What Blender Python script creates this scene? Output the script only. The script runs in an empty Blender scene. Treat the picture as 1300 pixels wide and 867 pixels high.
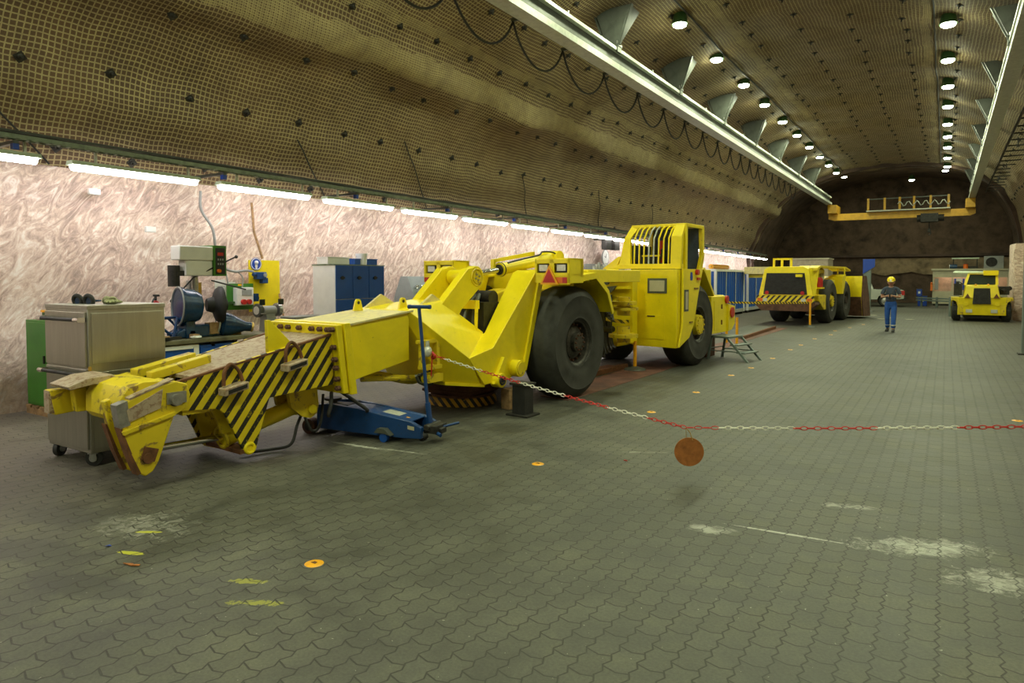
import bpy, bmesh, math, random
from mathutils import Vector, Matrix, noise
random.seed(7)
PI = math.pi
C = bpy.context.scene.collection

# ------------------------------------------------------------------ materials
def newmat(name):
    m = bpy.data.materials.new(name); m.use_nodes = True
    nt = m.node_tree; b = nt.nodes['Principled BSDF']
    return m, nt, b

def ramp(nt, fac, stops):
    r = nt.nodes.new('ShaderNodeValToRGB')
    while len(r.color_ramp.elements) < len(stops): r.color_ramp.elements.new(0.5)
    for e, (p, c) in zip(r.color_ramp.elements, stops):
        e.position = p; e.color = (*c, 1) if len(c) == 3 else c
    nt.links.new(fac, r.inputs[0])
    return r.outputs[0]

def nz(nt, scale, detail=4, rough=0.6, dist=0.0, vec=None, w=None):
    n = nt.nodes.new('ShaderNodeTexNoise')
    n.inputs['Scale'].default_value = scale; n.inputs['Detail'].default_value = detail
    n.inputs['Roughness'].default_value = rough; n.inputs['Distortion'].default_value = dist
    if vec is not None: nt.links.new(vec, n.inputs['Vector'])
    return n.outputs['Fac']

def ocoord(nt):
    return nt.nodes.new('ShaderNodeTexCoord').outputs['Object']

def gcoord(nt):
    return nt.nodes.new('ShaderNodeNewGeometry').outputs['Position']

def mixc(nt, fac, a, b, mode='MIX'):
    m = nt.nodes.new('ShaderNodeMix'); m.data_type = 'RGBA'; m.blend_type = mode
    for s, v in ((m.inputs[0], fac), (m.inputs[6], a), (m.inputs[7], b)):
        if isinstance(v, (int, float)): s.default_value = v
        elif isinstance(v, tuple): s.default_value = (*v, 1)
        else: nt.links.new(v, s)
    return m.outputs[2]

def mth(nt, op, a, b=None, c=None):
    m = nt.nodes.new('ShaderNodeMath'); m.operation = op
    for i, v in enumerate((a, b, c)):
        if v is None: continue
        if isinstance(v, (int, float)): m.inputs[i].default_value = v
        else: nt.links.new(v, m.inputs[i])
    return m.outputs[0]

def bump(nt, b, h, strength=0.3, dist=0.01):
    n = nt.nodes.new('ShaderNodeBump'); n.inputs['Strength'].default_value = strength
    n.inputs['Distance'].default_value = dist
    nt.links.new(h, n.inputs['Height']); nt.links.new(n.outputs[0], b.inputs['Normal'])

def plain(name, col, rough=0.5, metal=0.0, var=0.12, scale=6.0, spec=None):
    m, nt, b = newmat(name)
    f = nz(nt, scale, 5, 0.65, 0.2, ocoord(nt))
    d = tuple(max(0, c * (1 - var * 2)) for c in col); l = tuple(min(1, c * (1 + var)) for c in col)
    nt.links.new(ramp(nt, f, [(0.3, d), (0.55, col), (0.75, l)]), b.inputs['Base Color'])
    b.inputs['Roughness'].default_value = rough; b.inputs['Metallic'].default_value = metal
    if spec is not None: b.inputs['Specular IOR Level'].default_value = spec
    return m

def dirty(name, col, dirt=(0.12, 0.07, 0.03), amount=0.5, rough=0.42, scale=3.0, chips=0.62):
    """painted steel: broad colour variation, worn patches and fine scratches"""
    m, nt, b = newmat(name); o = ocoord(nt)
    f = nz(nt, scale, 6, 0.7, 0.4, o)
    f2 = nz(nt, scale * 7, 5, 0.7, 0.6, o)
    base = ramp(nt, f, [(0.3, tuple(c * 0.82 for c in col)), (0.6, col)])
    k = mth(nt, 'MULTIPLY', ramp(nt, f2, [(chips, (0, 0, 0)), (chips + 0.08, (1, 1, 1))]), amount)
    nt.links.new(mixc(nt, k, base, dirt), b.inputs['Base Color'])
    b.inputs['Roughness'].default_value = rough
    bump(nt, b, f2, 0.08, 0.005)
    return m

def stripes(name, c1, c2, axis, period, duty=0.5, rough=0.45, wear=0.4):
    """axis = vector dotted with object coordinates"""
    m, nt, b = newmat(name); o = ocoord(nt)
    d = nt.nodes.new('ShaderNodeVectorMath'); d.operation = 'DOT_PRODUCT'
    nt.links.new(o, d.inputs[0]); d.inputs[1].default_value = axis
    fr = mth(nt, 'FRACT', mth(nt, 'DIVIDE', d.outputs['Value'], period))
    st = mth(nt, 'LESS_THAN', fr, duty)
    f2 = nz(nt, 22, 5, 0.7, 0.4, o)
    chip = mth(nt, 'MULTIPLY', ramp(nt, f2, [(0.58, (0, 0, 0)), (0.64, (1, 1, 1))]), wear)
    st = mth(nt, 'MULTIPLY', st, mth(nt, 'SUBTRACT', 1.0, chip))
    f = nz(nt, 4, 5, 0.7, 0.2, o)
    base = ramp(nt, f, [(0.3, tuple(c * 0.85 for c in c1)), (0.6, c1)])
    nt.links.new(mixc(nt, st, base, c2), b.inputs['Base Color'])
    b.inputs['Roughness'].default_value = rough
    return m

def emis(name, col, strength):
    m, nt, b = newmat(name)
    b.inputs['Base Color'].default_value = (*col, 1)
    b.inputs['Emission Color'].default_value = (*col, 1)
    b.inputs['Emission Strength'].default_value = strength
    return m

YEL = (0.90, 0.72, 0.006)
M = {}
M['yellow'] = dirty('yellow_paint', YEL, (0.10, 0.07, 0.02), 0.45, 0.38, 1.6, 0.64)
M['yellow_worn'] = dirty('worn_yellow_paint', (0.78, 0.60, 0.015), (0.17, 0.09, 0.045), 0.85, 0.5, 1.1, 0.55)
M['yellow_top'] = dirty('dusty_yellow_top', (0.72, 0.62, 0.26), (0.50, 0.42, 0.26), 0.6, 0.6, 1.5, 0.5)
M['dust_plate'] = dirty('dusty_steel_plate', (0.46, 0.36, 0.26), (0.20, 0.10, 0.05), 0.7, 0.6, 2.5, 0.5)
M['rust'] = plain('rusty_steel', (0.20, 0.085, 0.035), 0.75, 0.2, 0.3, 9)
M['rust_disc'] = plain('orange_rusty_disc', (0.42, 0.15, 0.035), 0.7, 0.0, 0.2, 14)
M['brownrust'] = plain('brown_rusty_block', (0.13, 0.06, 0.035), 0.8, 0.1, 0.3, 5)
M['steel'] = plain('bare_steel', (0.42, 0.42, 0.40), 0.35, 0.8, 0.15, 20)
M['chrome'] = plain('polished_rod', (0.72, 0.72, 0.70), 0.12, 1.0, 0.02, 3)
M['galv'] = plain('galvanised_steel', (0.50, 0.53, 0.46), 0.45, 0.3, 0.12, 8)
M['galvdark'] = plain('dull_or_shaded_galvanised_sheet', (0.095, 0.105, 0.09), 0.5, 0.3, 0.2, 3)
M['black'] = plain('black_rubber', (0.018, 0.018, 0.018), 0.6, 0, 0.3, 8)
M['tyre'] = plain('dusty_tyre_rubber', (0.040, 0.041, 0.036), 0.72, 0, 0.35, 3)
M['dark'] = plain('dark_machinery', (0.03, 0.028, 0.024), 0.6, 0.2, 0.4, 8)
M['rim'] = plain('oily_wheel_rim', (0.06, 0.055, 0.045), 0.5, 0.4, 0.4, 15)
M['blue'] = dirty('blue_enamel', (0.010, 0.055, 0.20), (0.02, 0.03, 0.05), 0.6, 0.35, 3, 0.6)
M['bluepaint'] = plain('locker_blue', (0.006, 0.075, 0.36), 0.4, 0, 0.1, 2)
M['navy'] = plain('navy_gearbox_paint', (0.008, 0.045, 0.12), 0.25, 0.1, 0.3, 6)
M['white'] = plain('white_enamel', (0.74, 0.75, 0.72), 0.4, 0, 0.05, 3)
M['cream'] = plain('cream_panel', (0.50, 0.47, 0.33), 0.6, 0, 0.08, 3)
M['grey'] = plain('grey_plastic', (0.30, 0.31, 0.30), 0.5, 0, 0.1, 3)
M['green'] = plain('green_enamel', (0.045, 0.20, 0.02), 0.4, 0, 0.1, 3)
M['greendk'] = plain('dark_green_panel', (0.04, 0.11, 0.03), 0.5, 0, 0.2, 4)
M['trunk'] = plain('grey_green_tray', (0.20, 0.25, 0.18), 0.5, 0.2, 0.2, 9)
M['lampbody'] = plain('pale_green_lamp_body', (0.52, 0.62, 0.46), 0.45, 0, 0.06, 3)
M['red'] = plain('red_enamel', (0.50, 0.015, 0.012), 0.35, 0, 0.15, 6)
M['orange'] = plain('orange_plastic', (0.75, 0.16, 0.01), 0.4, 0, 0.1, 6)
M['crane'] = plain('crane_orange', (0.62, 0.34, 0.015), 0.45, 0, 0.1, 4)
M['panelgrey'] = plain('light_blue_grey_panel', (0.34, 0.39, 0.40), 0.45, 0, 0.08, 4)
M['amber'] = plain('amber_reflector', (0.90, 0.42, 0.01), 0.35, 0, 0.1, 10)
M['wood'] = plain('timber', (0.36, 0.22, 0.10), 0.75, 0, 0.25, 12)
M['benchtop'] = plain('oily_bench_top', (0.13, 0.12, 0.07), 0.5, 0, 0.3, 5)
M['skin'] = plain('skin', (0.42, 0.22, 0.14), 0.5, 0, 0.05, 5)
M['jeans'] = plain('royal_blue_work_trousers', (0.02, 0.09, 0.36), 0.85, 0, 0.15, 7)
M['shirt'] = plain('grey_blue_shirt', (0.06, 0.08, 0.12), 0.9, 0, 0.2, 7)
M['glass'] = plain('dark_glass', (0.03, 0.04, 0.035), 0.08, 0, 0.05, 2)
M['lens'] = plain('headlamp_lens', (0.70, 0.72, 0.66), 0.15, 0.3, 0.1, 40)
M['carpaint'] = plain('silver_car_paint', (0.50, 0.53, 0.47), 0.3, 0.2, 0.05, 2)
M['brass'] = plain('brass', (0.55, 0.38, 0.12), 0.35, 0.8, 0.1, 9)
M['cloth'] = plain('work_gloves', (0.35, 0.36, 0.18), 0.9, 0, 0.4, 30)
M['redwhite_r'] = plain('red_chain_plastic', (0.55, 0.02, 0.015), 0.4, 0, 0.1, 9)
M['redwhite_w'] = plain('white_chain_plastic', (0.78, 0.76, 0.66), 0.4, 0, 0.1, 9)
M['pit'] = plain('red_painted_floor', (0.17, 0.075, 0.055), 0.7, 0, 0.3, 3)
M['plate'] = plain('steel_cover_plate', (0.13, 0.14, 0.12), 0.5, 0.3, 0.2, 4)
M['signblue'] = plain('blue_sign', (0.01, 0.06, 0.42), 0.4, 0, 0.05, 3)
M['postgrey'] = plain('grey_green_post', (0.16, 0.20, 0.18), 0.5, 0, 0.1, 3)
M['hang'] = stripes('black_yellow_boom_stripes', (0.80, 0.62, 0.012), (0.016, 0.015, 0.012), (0, 1, -0.72), 0.128, 0.44)
M['haz_small'] = stripes('hazard_tape', (0.80, 0.58, 0.012), (0.015, 0.015, 0.012), (1, 0.35, 0.9), 0.115, 0.5)
M['haz_band'] = stripes('hazard_band', (0.62, 0.36, 0.02), (0.018, 0.016, 0.012), (1, 1, 1.0), 0.15, 0.5, wear=0.5)
M['haz_truck'] = stripes('truck_hazard_band', (0.80, 0.60, 0.012), (0.015, 0.015, 0.012), (1, 0, -0.9), 0.20, 0.45)
M['tube'] = emis('fluorescent_tube', (1.0, 0.95, 0.92), 23.0)
M['bay'] = emis('lamp_diffuser', (0.92, 1.0, 0.78), 30.0)

# brushed stainless with vertical streaks
m, nt, b = newmat('brushed_stainless')
mp = nt.nodes.new('ShaderNodeMapping'); mp.inputs['Scale'].default_value = (9, 9, 0.7)
nt.links.new(ocoord(nt), mp.inputs[0])
f = nz(nt, 2, 5, 0.7, 0, mp.outputs[0])
nt.links.new(ramp(nt, f, [(0.3, (0.36, 0.35, 0.30)), (0.7, (0.44, 0.43, 0.37))]), b.inputs['Base Color'])
b.inputs['Metallic'].default_value = 0.85; b.inputs['Roughness'].default_value = 0.36
b.inputs['Anisotropic'].default_value = 0.6
M['stainless'] = m

# interlocking pavers
def floor_mat():
    m, nt, b = newmat('concrete_pavers'); p = gcoord(nt)
    sx = nt.nodes.new('ShaderNodeSeparateXYZ'); nt.links.new(p, sx.inputs[0])
    x, y = sx.outputs[0], sx.outputs[1]
    def zig(v, per, amp):
        return mth(nt, 'MULTIPLY', mth(nt, 'SUBTRACT', mth(nt, 'PINGPONG', v, per), per / 2), amp / per * 2)
    x2 = mth(nt, 'ADD', x, zig(mth(nt, 'ADD', y, 0.03), 0.0488, 0.011))
    y2 = mth(nt, 'ADD', y, zig(x, 0.065, 0.010))
    cb = nt.nodes.new('ShaderNodeCombineXYZ')
    nt.links.new(y2, cb.inputs[0]); nt.links.new(x2, cb.inputs[1])
    br = nt.nodes.new('ShaderNodeTexBrick')
    br.offset = 0.5; br.inputs['Scale'].default_value = 1.0
    br.inputs['Brick Width'].default_value = 0.195; br.inputs['Row Height'].default_value = 0.13
    br.inputs['Mortar Size'].default_value = 0.0055; br.inputs['Mortar Smooth'].default_value = 0.35
    br.inputs['Color1'].default_value = (0.40, 0.40, 0.40, 1); br.inputs['Color2'].default_value = (0.60, 0.60, 0.60, 1)
    br.inputs['Mortar'].default_value = (0, 0, 0, 1); br.inputs['Bias'].default_value = 0.0
    nt.links.new(cb.outputs[0], br.inputs['Vector'])
    big = nz(nt, 0.35, 5, 0.6, 0.3, p)
    mid = nz(nt, 2.2, 6, 0.7, 0.5, p)
    fine = nz(nt, 60, 4, 0.7, 0, p)
    c = ramp(nt, big, [(0.3, (0.052, 0.053, 0.042)), (0.65, (0.092, 0.091, 0.070))])
    c = mixc(nt, 1.0, c, ramp(nt, mid, [(0.28, (0.24, 0.24, 0.24)), (0.5, (0.5, 0.5, 0.5)), (0.74, (0.76, 0.75, 0.70))]), 'OVERLAY')
    c = mixc(nt, 0.45, c, br.outputs['Color'], 'OVERLAY')
    c = mixc(nt, 0.6, c, ramp(nt, fine, [(0.3, (0.3, 0.3, 0.3)), (0.7, (0.7, 0.7, 0.7))]), 'OVERLAY')
    # some red dust, mostly warm wall light painted in towards the left wall, salt-white scuffs near the right
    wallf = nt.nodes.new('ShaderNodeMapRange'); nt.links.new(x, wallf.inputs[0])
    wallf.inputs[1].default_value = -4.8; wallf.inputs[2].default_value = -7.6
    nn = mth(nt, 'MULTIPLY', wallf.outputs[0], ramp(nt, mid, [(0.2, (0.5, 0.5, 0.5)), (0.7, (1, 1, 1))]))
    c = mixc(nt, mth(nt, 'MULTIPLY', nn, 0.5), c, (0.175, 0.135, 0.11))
    # oil patches, bottom left
    def blob(cx, cy, rx, ry, rot, n0, n1, sc=9):
        mp = nt.nodes.new('ShaderNodeMapping'); mp.vector_type = 'TEXTURE'
        mp.inputs['Location'].default_value = (cx, cy, 0); mp.inputs['Rotation'].default_value = (0, 0, rot)
        mp.inputs['Scale'].default_value = (rx, ry, 1); nt.links.new(p, mp.inputs[0])
        sp = nt.nodes.new('ShaderNodeSeparateXYZ'); nt.links.new(mp.outputs[0], sp.inputs[0])
        r2 = mth(nt, 'ADD', mth(nt, 'MULTIPLY', sp.outputs[0], sp.outputs[0]), mth(nt, 'MULTIPLY', sp.outputs[1], sp.outputs[1]))
        fall = mth(nt, 'SUBTRACT', 1.0, r2); fall = mth(nt, 'MAXIMUM', fall, 0.0)
        n = nz(nt, sc, 7, 0.8, 0.8, p)
        v = mth(nt, 'ADD', mth(nt, 'MULTIPLY', fall, 0.45), n)
        gate = ramp(nt, fall, [(0.0, (0, 0, 0)), (0.12, (1, 1, 1))])
        return mth(nt, 'MULTIPLY', ramp(nt, v, [(n0, (0, 0, 0)), (n1, (1, 1, 1))]), gate)
    for a in BLOBS_W: c = mixc(nt, mth(nt, 'MULTIPLY', blob(*a[:7]), a[7]), c, (0.62, 0.62, 0.54))
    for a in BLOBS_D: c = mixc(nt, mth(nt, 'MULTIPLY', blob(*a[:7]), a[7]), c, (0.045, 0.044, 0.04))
    for a in BLOBS_Y: c = mixc(nt, mth(nt, 'MULTIPLY', blob(*a[:7]), a[7]), c, (0.45, 0.45, 0.02))
    spk = ramp(nt, nz(nt, 34, 2, 0.5, 0, p), [(0.735, (0, 0, 0)), (0.75, (1, 1, 1))])
    c = mixc(nt, mth(nt, 'MULTIPLY', spk, 0.55), c, (0.45, 0.45, 0.38))
    salt = ramp(nt, nz(nt, 1.3, 5, 0.75, 0.6, p), [(0.48, (0, 0, 0)), (0.66, (1, 1, 1))])
    mort = mth(nt, 'MULTIPLY', br.outputs['Fac'], mth(nt, 'SUBTRACT', 0.88, mth(nt, 'MULTIPLY', salt, 0.6)))
    c = mixc(nt, mort, c, (0.028, 0.026, 0.02))
    nt.links.new(c, b.inputs['Base Color'])
    rr = ramp(nt, mid, [(0.3, (0.48, 0.48, 0.48)), (0.7, (0.68, 0.68, 0.68))])
    nt.links.new(rr, b.inputs['Roughness'])
    h = mth(nt, 'ADD', mth(nt, 'MULTIPLY', br.outputs['Fac'], -1.0), mth(nt, 'MULTIPLY', fine, 0.25))
    bump(nt, b, h, 0.5, 0.006)
    return m
# world positions of stains
BLOBS_W = [(-0.10, 5.25, 0.75, 0.30, 0.5, 0.80, 1.0, 0.55), (-0.92, 5.02, 0.50, 0.022, 0.07, 0.66, 0.85, 0.6), (-1.39, 4.82, 0.26, 0.13, 0.2, 0.74, 0.95, 0.45),
           (0.31, 4.88, 0.5, 0.35, 0.3, 0.80, 1.0, 0.5), (-2.60, 6.6, 0.45, 0.05, 0.5, 0.8, 1.0, 0.3), (-5.25, 5.22, 0.55, 0.05, 0.08, 0.70, 0.95, 0.55),
           (-4.75, 5.30, 0.5, 0.03, 0.12, 0.72, 0.95, 0.45), (-0.6, 5.9, 0.4, 0.12, 0.3, 0.82, 1.0, 0.35), (-4.9, 2.7, 0.9, 0.5, 0.2, 0.86, 1.05, 0.25)]
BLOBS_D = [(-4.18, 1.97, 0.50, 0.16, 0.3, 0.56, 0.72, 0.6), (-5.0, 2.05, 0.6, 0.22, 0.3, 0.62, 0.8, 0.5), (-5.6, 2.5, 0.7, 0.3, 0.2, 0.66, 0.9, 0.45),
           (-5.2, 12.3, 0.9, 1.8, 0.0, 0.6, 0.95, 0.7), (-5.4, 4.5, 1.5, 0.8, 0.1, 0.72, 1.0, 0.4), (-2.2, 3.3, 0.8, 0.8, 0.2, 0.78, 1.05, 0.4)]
BLOBS_Y = [(-4.72, 2.64, 0.11, 0.020, 0.55, 0.50, 0.62, 0.9), (-4.46, 2.37, 0.11, 0.028, 0.35, 0.50, 0.64, 0.9), (-3.45, 2.52, 0.25, 0.06, 0.5, 0.84, 0.90, 0.5), (-3.2, 2.36, 0.25, 0.07, 0.5, 0.84, 0.90, 0.5)]
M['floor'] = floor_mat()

# rock wall, swirled salt
def rock_mat():
    m, nt, b = newmat('cut_salt_rock'); p = gcoord(nt)
    mp = nt.nodes.new('ShaderNodeMapping'); mp.vector_type = 'TEXTURE'; mp.inputs['Rotation'].default_value = (-0.7, 0, 0)
    mp.inputs['Scale'].default_value = (1, 0.36, 0.9); nt.links.new(p, mp.inputs[0])
    a = nz(nt, 2.0, 8, 0.72, 2.6, mp.outputs[0])
    a2 = nz(nt, 0.8, 4, 0.6, 0.6, p)
    fine = nz(nt, 14, 6, 0.75, 0.8, mp.outputs[0])
    c = ramp(nt, a, [(0.30, (0.33, 0.26, 0.225)), (0.43, (0.52, 0.425, 0.375)), (0.52, (0.68, 0.56, 0.495)), (0.62, (0.84, 0.78, 0.73))])
    c = mixc(nt, 0.7, c, ramp(nt, a2, [(0.32, (0.34, 0.31, 0.30)), (0.7, (0.66, 0.58, 0.54))]), 'OVERLAY')
    c = mixc(nt, 0.5, c, ramp(nt, fine, [(0.3, (0.3, 0.3, 0.3)), (0.7, (0.72, 0.72, 0.72))]), 'OVERLAY')
    sx = nt.nodes.new('ShaderNodeSeparateXYZ'); nt.links.new(p, sx.inputs[0])   # band of brown rubble rock at the foot, with a ragged edge
    e_ = mth(nt, 'ADD', sx.outputs[2], mth(nt, 'MULTIPLY', nz(nt, 1.7, 6, 0.7, 0.5, p), -1.7))
    rub = ramp(nt, mth(nt, 'ADD', e_, 0.9), [(0.42, (1, 1, 1)), (0.60, (0, 0, 0))])
    c = mixc(nt, mth(nt, 'MULTIPLY', rub, 0.75), c, ramp(nt, nz(nt, 9, 6, 0.75, 0.6, p), [(0.3, (0.12, 0.075, 0.045)), (0.7, (0.40, 0.28, 0.19))]))
    nt.links.new(c, b.inputs['Base Color'])
    b.inputs['Roughness'].default_value = 0.85
    bump(nt, b, mth(nt, 'ADD', a, mth(nt, 'MULTIPLY', fine, 0.4)), 0.55, 0.03)
    return m
M['rock'] = rock_mat()

def net_mat():
    m, nt, b = newmat('netted_rock_vault')
    uv = nt.nodes.new('ShaderNodeTexCoord').outputs['UV']
    p = gcoord(nt)
    wob = nt.nodes.new('ShaderNodeTexNoise'); wob.inputs['Scale'].default_value = 1.1; wob.inputs['Detail'].default_value = 2
    nt.links.new(p, wob.inputs['Vector'])
    vm = nt.nodes.new('ShaderNodeVectorMath'); vm.operation = 'MULTIPLY_ADD'
    nt.links.new(wob.outputs['Color'], vm.inputs[0]); vm.inputs[1].default_value = (0.12, 0.12, 0); nt.links.new(uv, vm.inputs[2])
    sx = nt.nodes.new('ShaderNodeSeparateXYZ'); nt.links.new(vm.outputs[0], sx.inputs[0])
    def line(v, cell, w):
        d = mth(nt, 'PINGPONG', v, cell / 2)
        return mth(nt, 'LESS_THAN', d, w)
    cell = 0.076
    l1 = line(sx.outputs[0], cell, 0.0095); l2 = line(sx.outputs[1], cell, 0.0085)
    l = mth(nt, 'MAXIMUM', l1, l2)
    # overlapping double layer at the sheet joints
    j = mth(nt, 'LESS_THAN', mth(nt, 'PINGPONG', mth(nt, 'ADD', sx.outputs[0], mth(nt, 'MULTIPLY', nz(nt, 0.9, 3, 0.6, 0, p), 0.5)), 2.1), 0.09)
    l3 = mth(nt, 'MULTIPLY', j, mth(nt, 'MAXIMUM', line(mth(nt, 'ADD', sx.outputs[0], 0.036), cell, 0.006), line(mth(nt, 'ADD', sx.outputs[1], 0.03), cell, 0.006)))
    l = mth(nt, 'MAXIMUM', l, l3)
    # denser, lighter net along the vault shoulder paints in the lamp-lit ridge highlight
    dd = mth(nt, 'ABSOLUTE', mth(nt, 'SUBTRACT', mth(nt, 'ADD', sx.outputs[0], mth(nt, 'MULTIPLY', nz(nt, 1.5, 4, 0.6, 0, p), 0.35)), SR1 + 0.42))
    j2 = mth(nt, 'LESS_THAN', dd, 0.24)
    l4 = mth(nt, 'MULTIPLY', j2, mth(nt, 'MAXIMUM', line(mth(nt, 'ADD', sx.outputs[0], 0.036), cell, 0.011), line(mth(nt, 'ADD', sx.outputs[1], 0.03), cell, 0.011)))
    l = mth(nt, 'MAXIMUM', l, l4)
    big = nz(nt, 0.5, 4, 0.6, 0.3, p); mid = nz(nt, 3, 5, 0.7, 0.5, p)
    rockc = ramp(nt, big, [(0.3, (0.075, 0.045, 0.025)), (0.7, (0.125, 0.07, 0.034))])
    rockc = mixc(nt, 0.5, rockc, ramp(nt, mid, [(0.3, (0.3, 0.3, 0.3)), (0.7, (0.7, 0.7, 0.7))]), 'OVERLAY')
    netc = ramp(nt, mid, [(0.3, (0.25, 0.195, 0.10)), (0.7, (0.40, 0.335, 0.165))])
    nt.links.new(mixc(nt, l, rockc, netc), b.inputs['Base Color'])
    b.inputs['Roughness'].default_value = 0.75
    bump(nt, b, l, 0.6, 0.012)
    return m
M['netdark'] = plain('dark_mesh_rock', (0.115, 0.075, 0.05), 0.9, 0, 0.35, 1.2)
M['band'] = plain('steel_liner_band', (0.085, 0.05, 0.035), 0.7, 0, 0.3, 1.0)

# ------------------------------------------------------------------ mesh helpers
class MB:
    def __init__(s): s.bm = bmesh.new()
    def _v(s, pts): return [s.bm.verts.new(p) for p in pts]
    def _f(s, vs):
        try: return s.bm.faces.new(vs)
        except ValueError: return None
    def poly(s, verts, faces):
        v = s._v(verts)
        for f in faces: s._f([v[i] for i in f])
        return s
    def bx(s, x0, x1, y0, y1, z0, z1):
        return s.poly([(x0, y0, z0), (x1, y0, z0), (x1, y1, z0), (x0, y1, z0), (x0, y0, z1), (x1, y0, z1), (x1, y1, z1), (x0, y1, z1)],
                      [(3, 2, 1, 0), (4, 5, 6, 7), (0, 1, 5, 4), (1, 2, 6, 5), (2, 3, 7, 6), (3, 0, 4, 7)])
    def box(s, c, size, mat=None):
        hx, hy, hz = (k / 2 for k in size)
        pts = [Vector((x, y, z)) for z in (-hz, hz) for x, y in ((-hx, -hy), (hx, -hy), (hx, hy), (-hx, hy))]
        if mat: pts = [mat @ p for p in pts]
        return s.poly([p + Vector(c) for p in pts], [(3, 2, 1, 0), (4, 5, 6, 7), (0, 1, 5, 4), (1, 2, 6, 5), (2, 3, 7, 6), (3, 0, 4, 7)])
    def loft(s, a, b_):
        n = len(a); v = s._v(list(a) + list(b_))
        s._f(v[:n]); s._f(list(reversed(v[n:])))
        for i in range(n): s._f([v[i], v[(i + 1) % n], v[n + (i + 1) % n], v[n + i]])
        return s
    def prism(s, pts, ax, a, b_):
        if ax == 'x': f = lambda t, p: (t, p[0], p[1])
        elif ax == 'y': f = lambda t, p: (p[0], t, p[1])
        else: f = lambda t, p: (p[0], p[1], t)
        return s.loft([f(a, p) for p in pts], [f(b_, p) for p in pts])
    def frame(s, d):
        d = Vector(d).normalized(); u = d.orthogonal().normalized()
        if abs(d.z) < 0.99: u = d.cross(Vector((0, 0, 1))).normalized()
        return d, u, d.cross(u)
    def cyl(s, p0, p1, r, r2=None, n=20, caps=True):
        p0, p1 = Vector(p0), Vector(p1); r2 = r if r2 is None else r2
        d, u, w = s.frame(p1 - p0)
        A = [s.bm.verts.new(p0 + (u * math.cos(2 * PI * i / n) + w * math.sin(2 * PI * i / n)) * r) for i in range(n)]
        B = [s.bm.verts.new(p1 + (u * math.cos(2 * PI * i / n) + w * math.sin(2 * PI * i / n)) * r2) for i in range(n)]
        for i in range(n): s._f([A[i], A[(i + 1) % n], B[(i + 1) % n], B[i]])
        if caps: s._f(list(reversed(A))); s._f(B)
        return s
    def lathe(s, prof, c, d, n=40, close=False):
        """prof: (radius, along)"""
        c = Vector(c); d, u, w = s.frame(d); rings = []
        for r, h in prof:
            if r < 1e-5: rings.append([s.bm.verts.new(c + d * h)])
            else: rings.append([s.bm.verts.new(c + d * h + (u * math.cos(2 * PI * i / n) + w * math.sin(2 * PI * i / n)) * r) for i in range(n)])
        pr = list(zip(rings, rings[1:]))
        if close: pr.append((rings[-1], rings[0]))
        for A, B in pr:
            for i in range(n):
                if len(A) == 1 and len(B) == 1: continue
                if len(A) == 1: s._f([A[0], B[(i + 1) % n], B[i]])
                elif len(B) == 1: s._f([A[i], A[(i + 1) % n], B[0]])
                else: s._f([A[i], A[(i + 1) % n], B[(i + 1) % n], B[i]])
        return s
    def tube(s, pts, r, n=8, caps=True):
        pts = [Vector(p) for p in pts]; prev = None; rings = []
        for i, p in enumerate(pts):
            t = (pts[min(i + 1, len(pts) - 1)] - pts[max(i - 1, 0)]).normalized()
            if prev is None: u = t.orthogonal().normalized()
            else: u = (prev - t * prev.dot(t)); u = u.normalized() if u.length > 1e-5 else t.orthogonal().normalized()
            prev = u; w = t.cross(u); rr = r[i] if isinstance(r, (list, tuple)) else r
            rings.append([s.bm.verts.new(p + (u * math.cos(2 * PI * k / n) + w * math.sin(2 * PI * k / n)) * rr) for k in range(n)])
        for A, B in zip(rings, rings[1:]):
            for k in range(n): s._f([A[k], A[(k + 1) % n], B[(k + 1) % n], B[k]])
        if caps: s._f(list(reversed(rings[0]))); s._f(rings[-1])
        return s
    def sph(s, c, r, n=16, sz=1.0, top=1.0, bot=-1.0):
        k = 10; prof = []
        for i in range(k + 1):
            t = bot + (top - bot) * i / k; prof.append((r * math.sqrt(max(0, 1 - t * t)), r * t * sz))
        return s.lathe(prof, c, (0, 0, 1), n)
    def torus(s, c, d, R, r, n=24, k=8, a0=0, a1=2 * PI, stretch=1.0, up=None):
        c = Vector(c); d, u, w = s.frame(d)
        if up is not None: u = Vector(up).normalized(); w = d.cross(u)
        full = abs(a1 - a0 - 2 * PI) < 1e-6; m_ = n if full else n + 1; rings = []
        for i in range(m_):
            a = a0 + (a1 - a0) * i / n; e = u * math.cos(a) + w * math.sin(a)
            cc = c + u * math.cos(a) * R * stretch + w * math.sin(a) * R
            rings.append([s.bm.verts.new(cc + (e * math.cos(2 * PI * j / k) + d * math.sin(2 * PI * j / k)) * r) for j in range(k)])
        pr = list(zip(rings, rings[1:]))
        if full: pr.append((rings[-1], rings[0]))
        for A, B in pr:
            for j in range(k): s._f([A[j], A[(j + 1) % k], B[(j + 1) % k], B[j]])
        return s

def mesh_of(mb, name, ang=38):
    bm = mb.bm
    bmesh.ops.recalc_face_normals(bm, faces=bm.faces[:])
    lim = math.radians(ang)
    for f in bm.faces: f.smooth = True
    for e in bm.edges:
        if len(e.link_faces) == 2 and e.calc_face_angle(0) > lim: e.smooth = False
    me = bpy.data.meshes.new(name); bm.to_mesh(me); bm.free()
    return me

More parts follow.
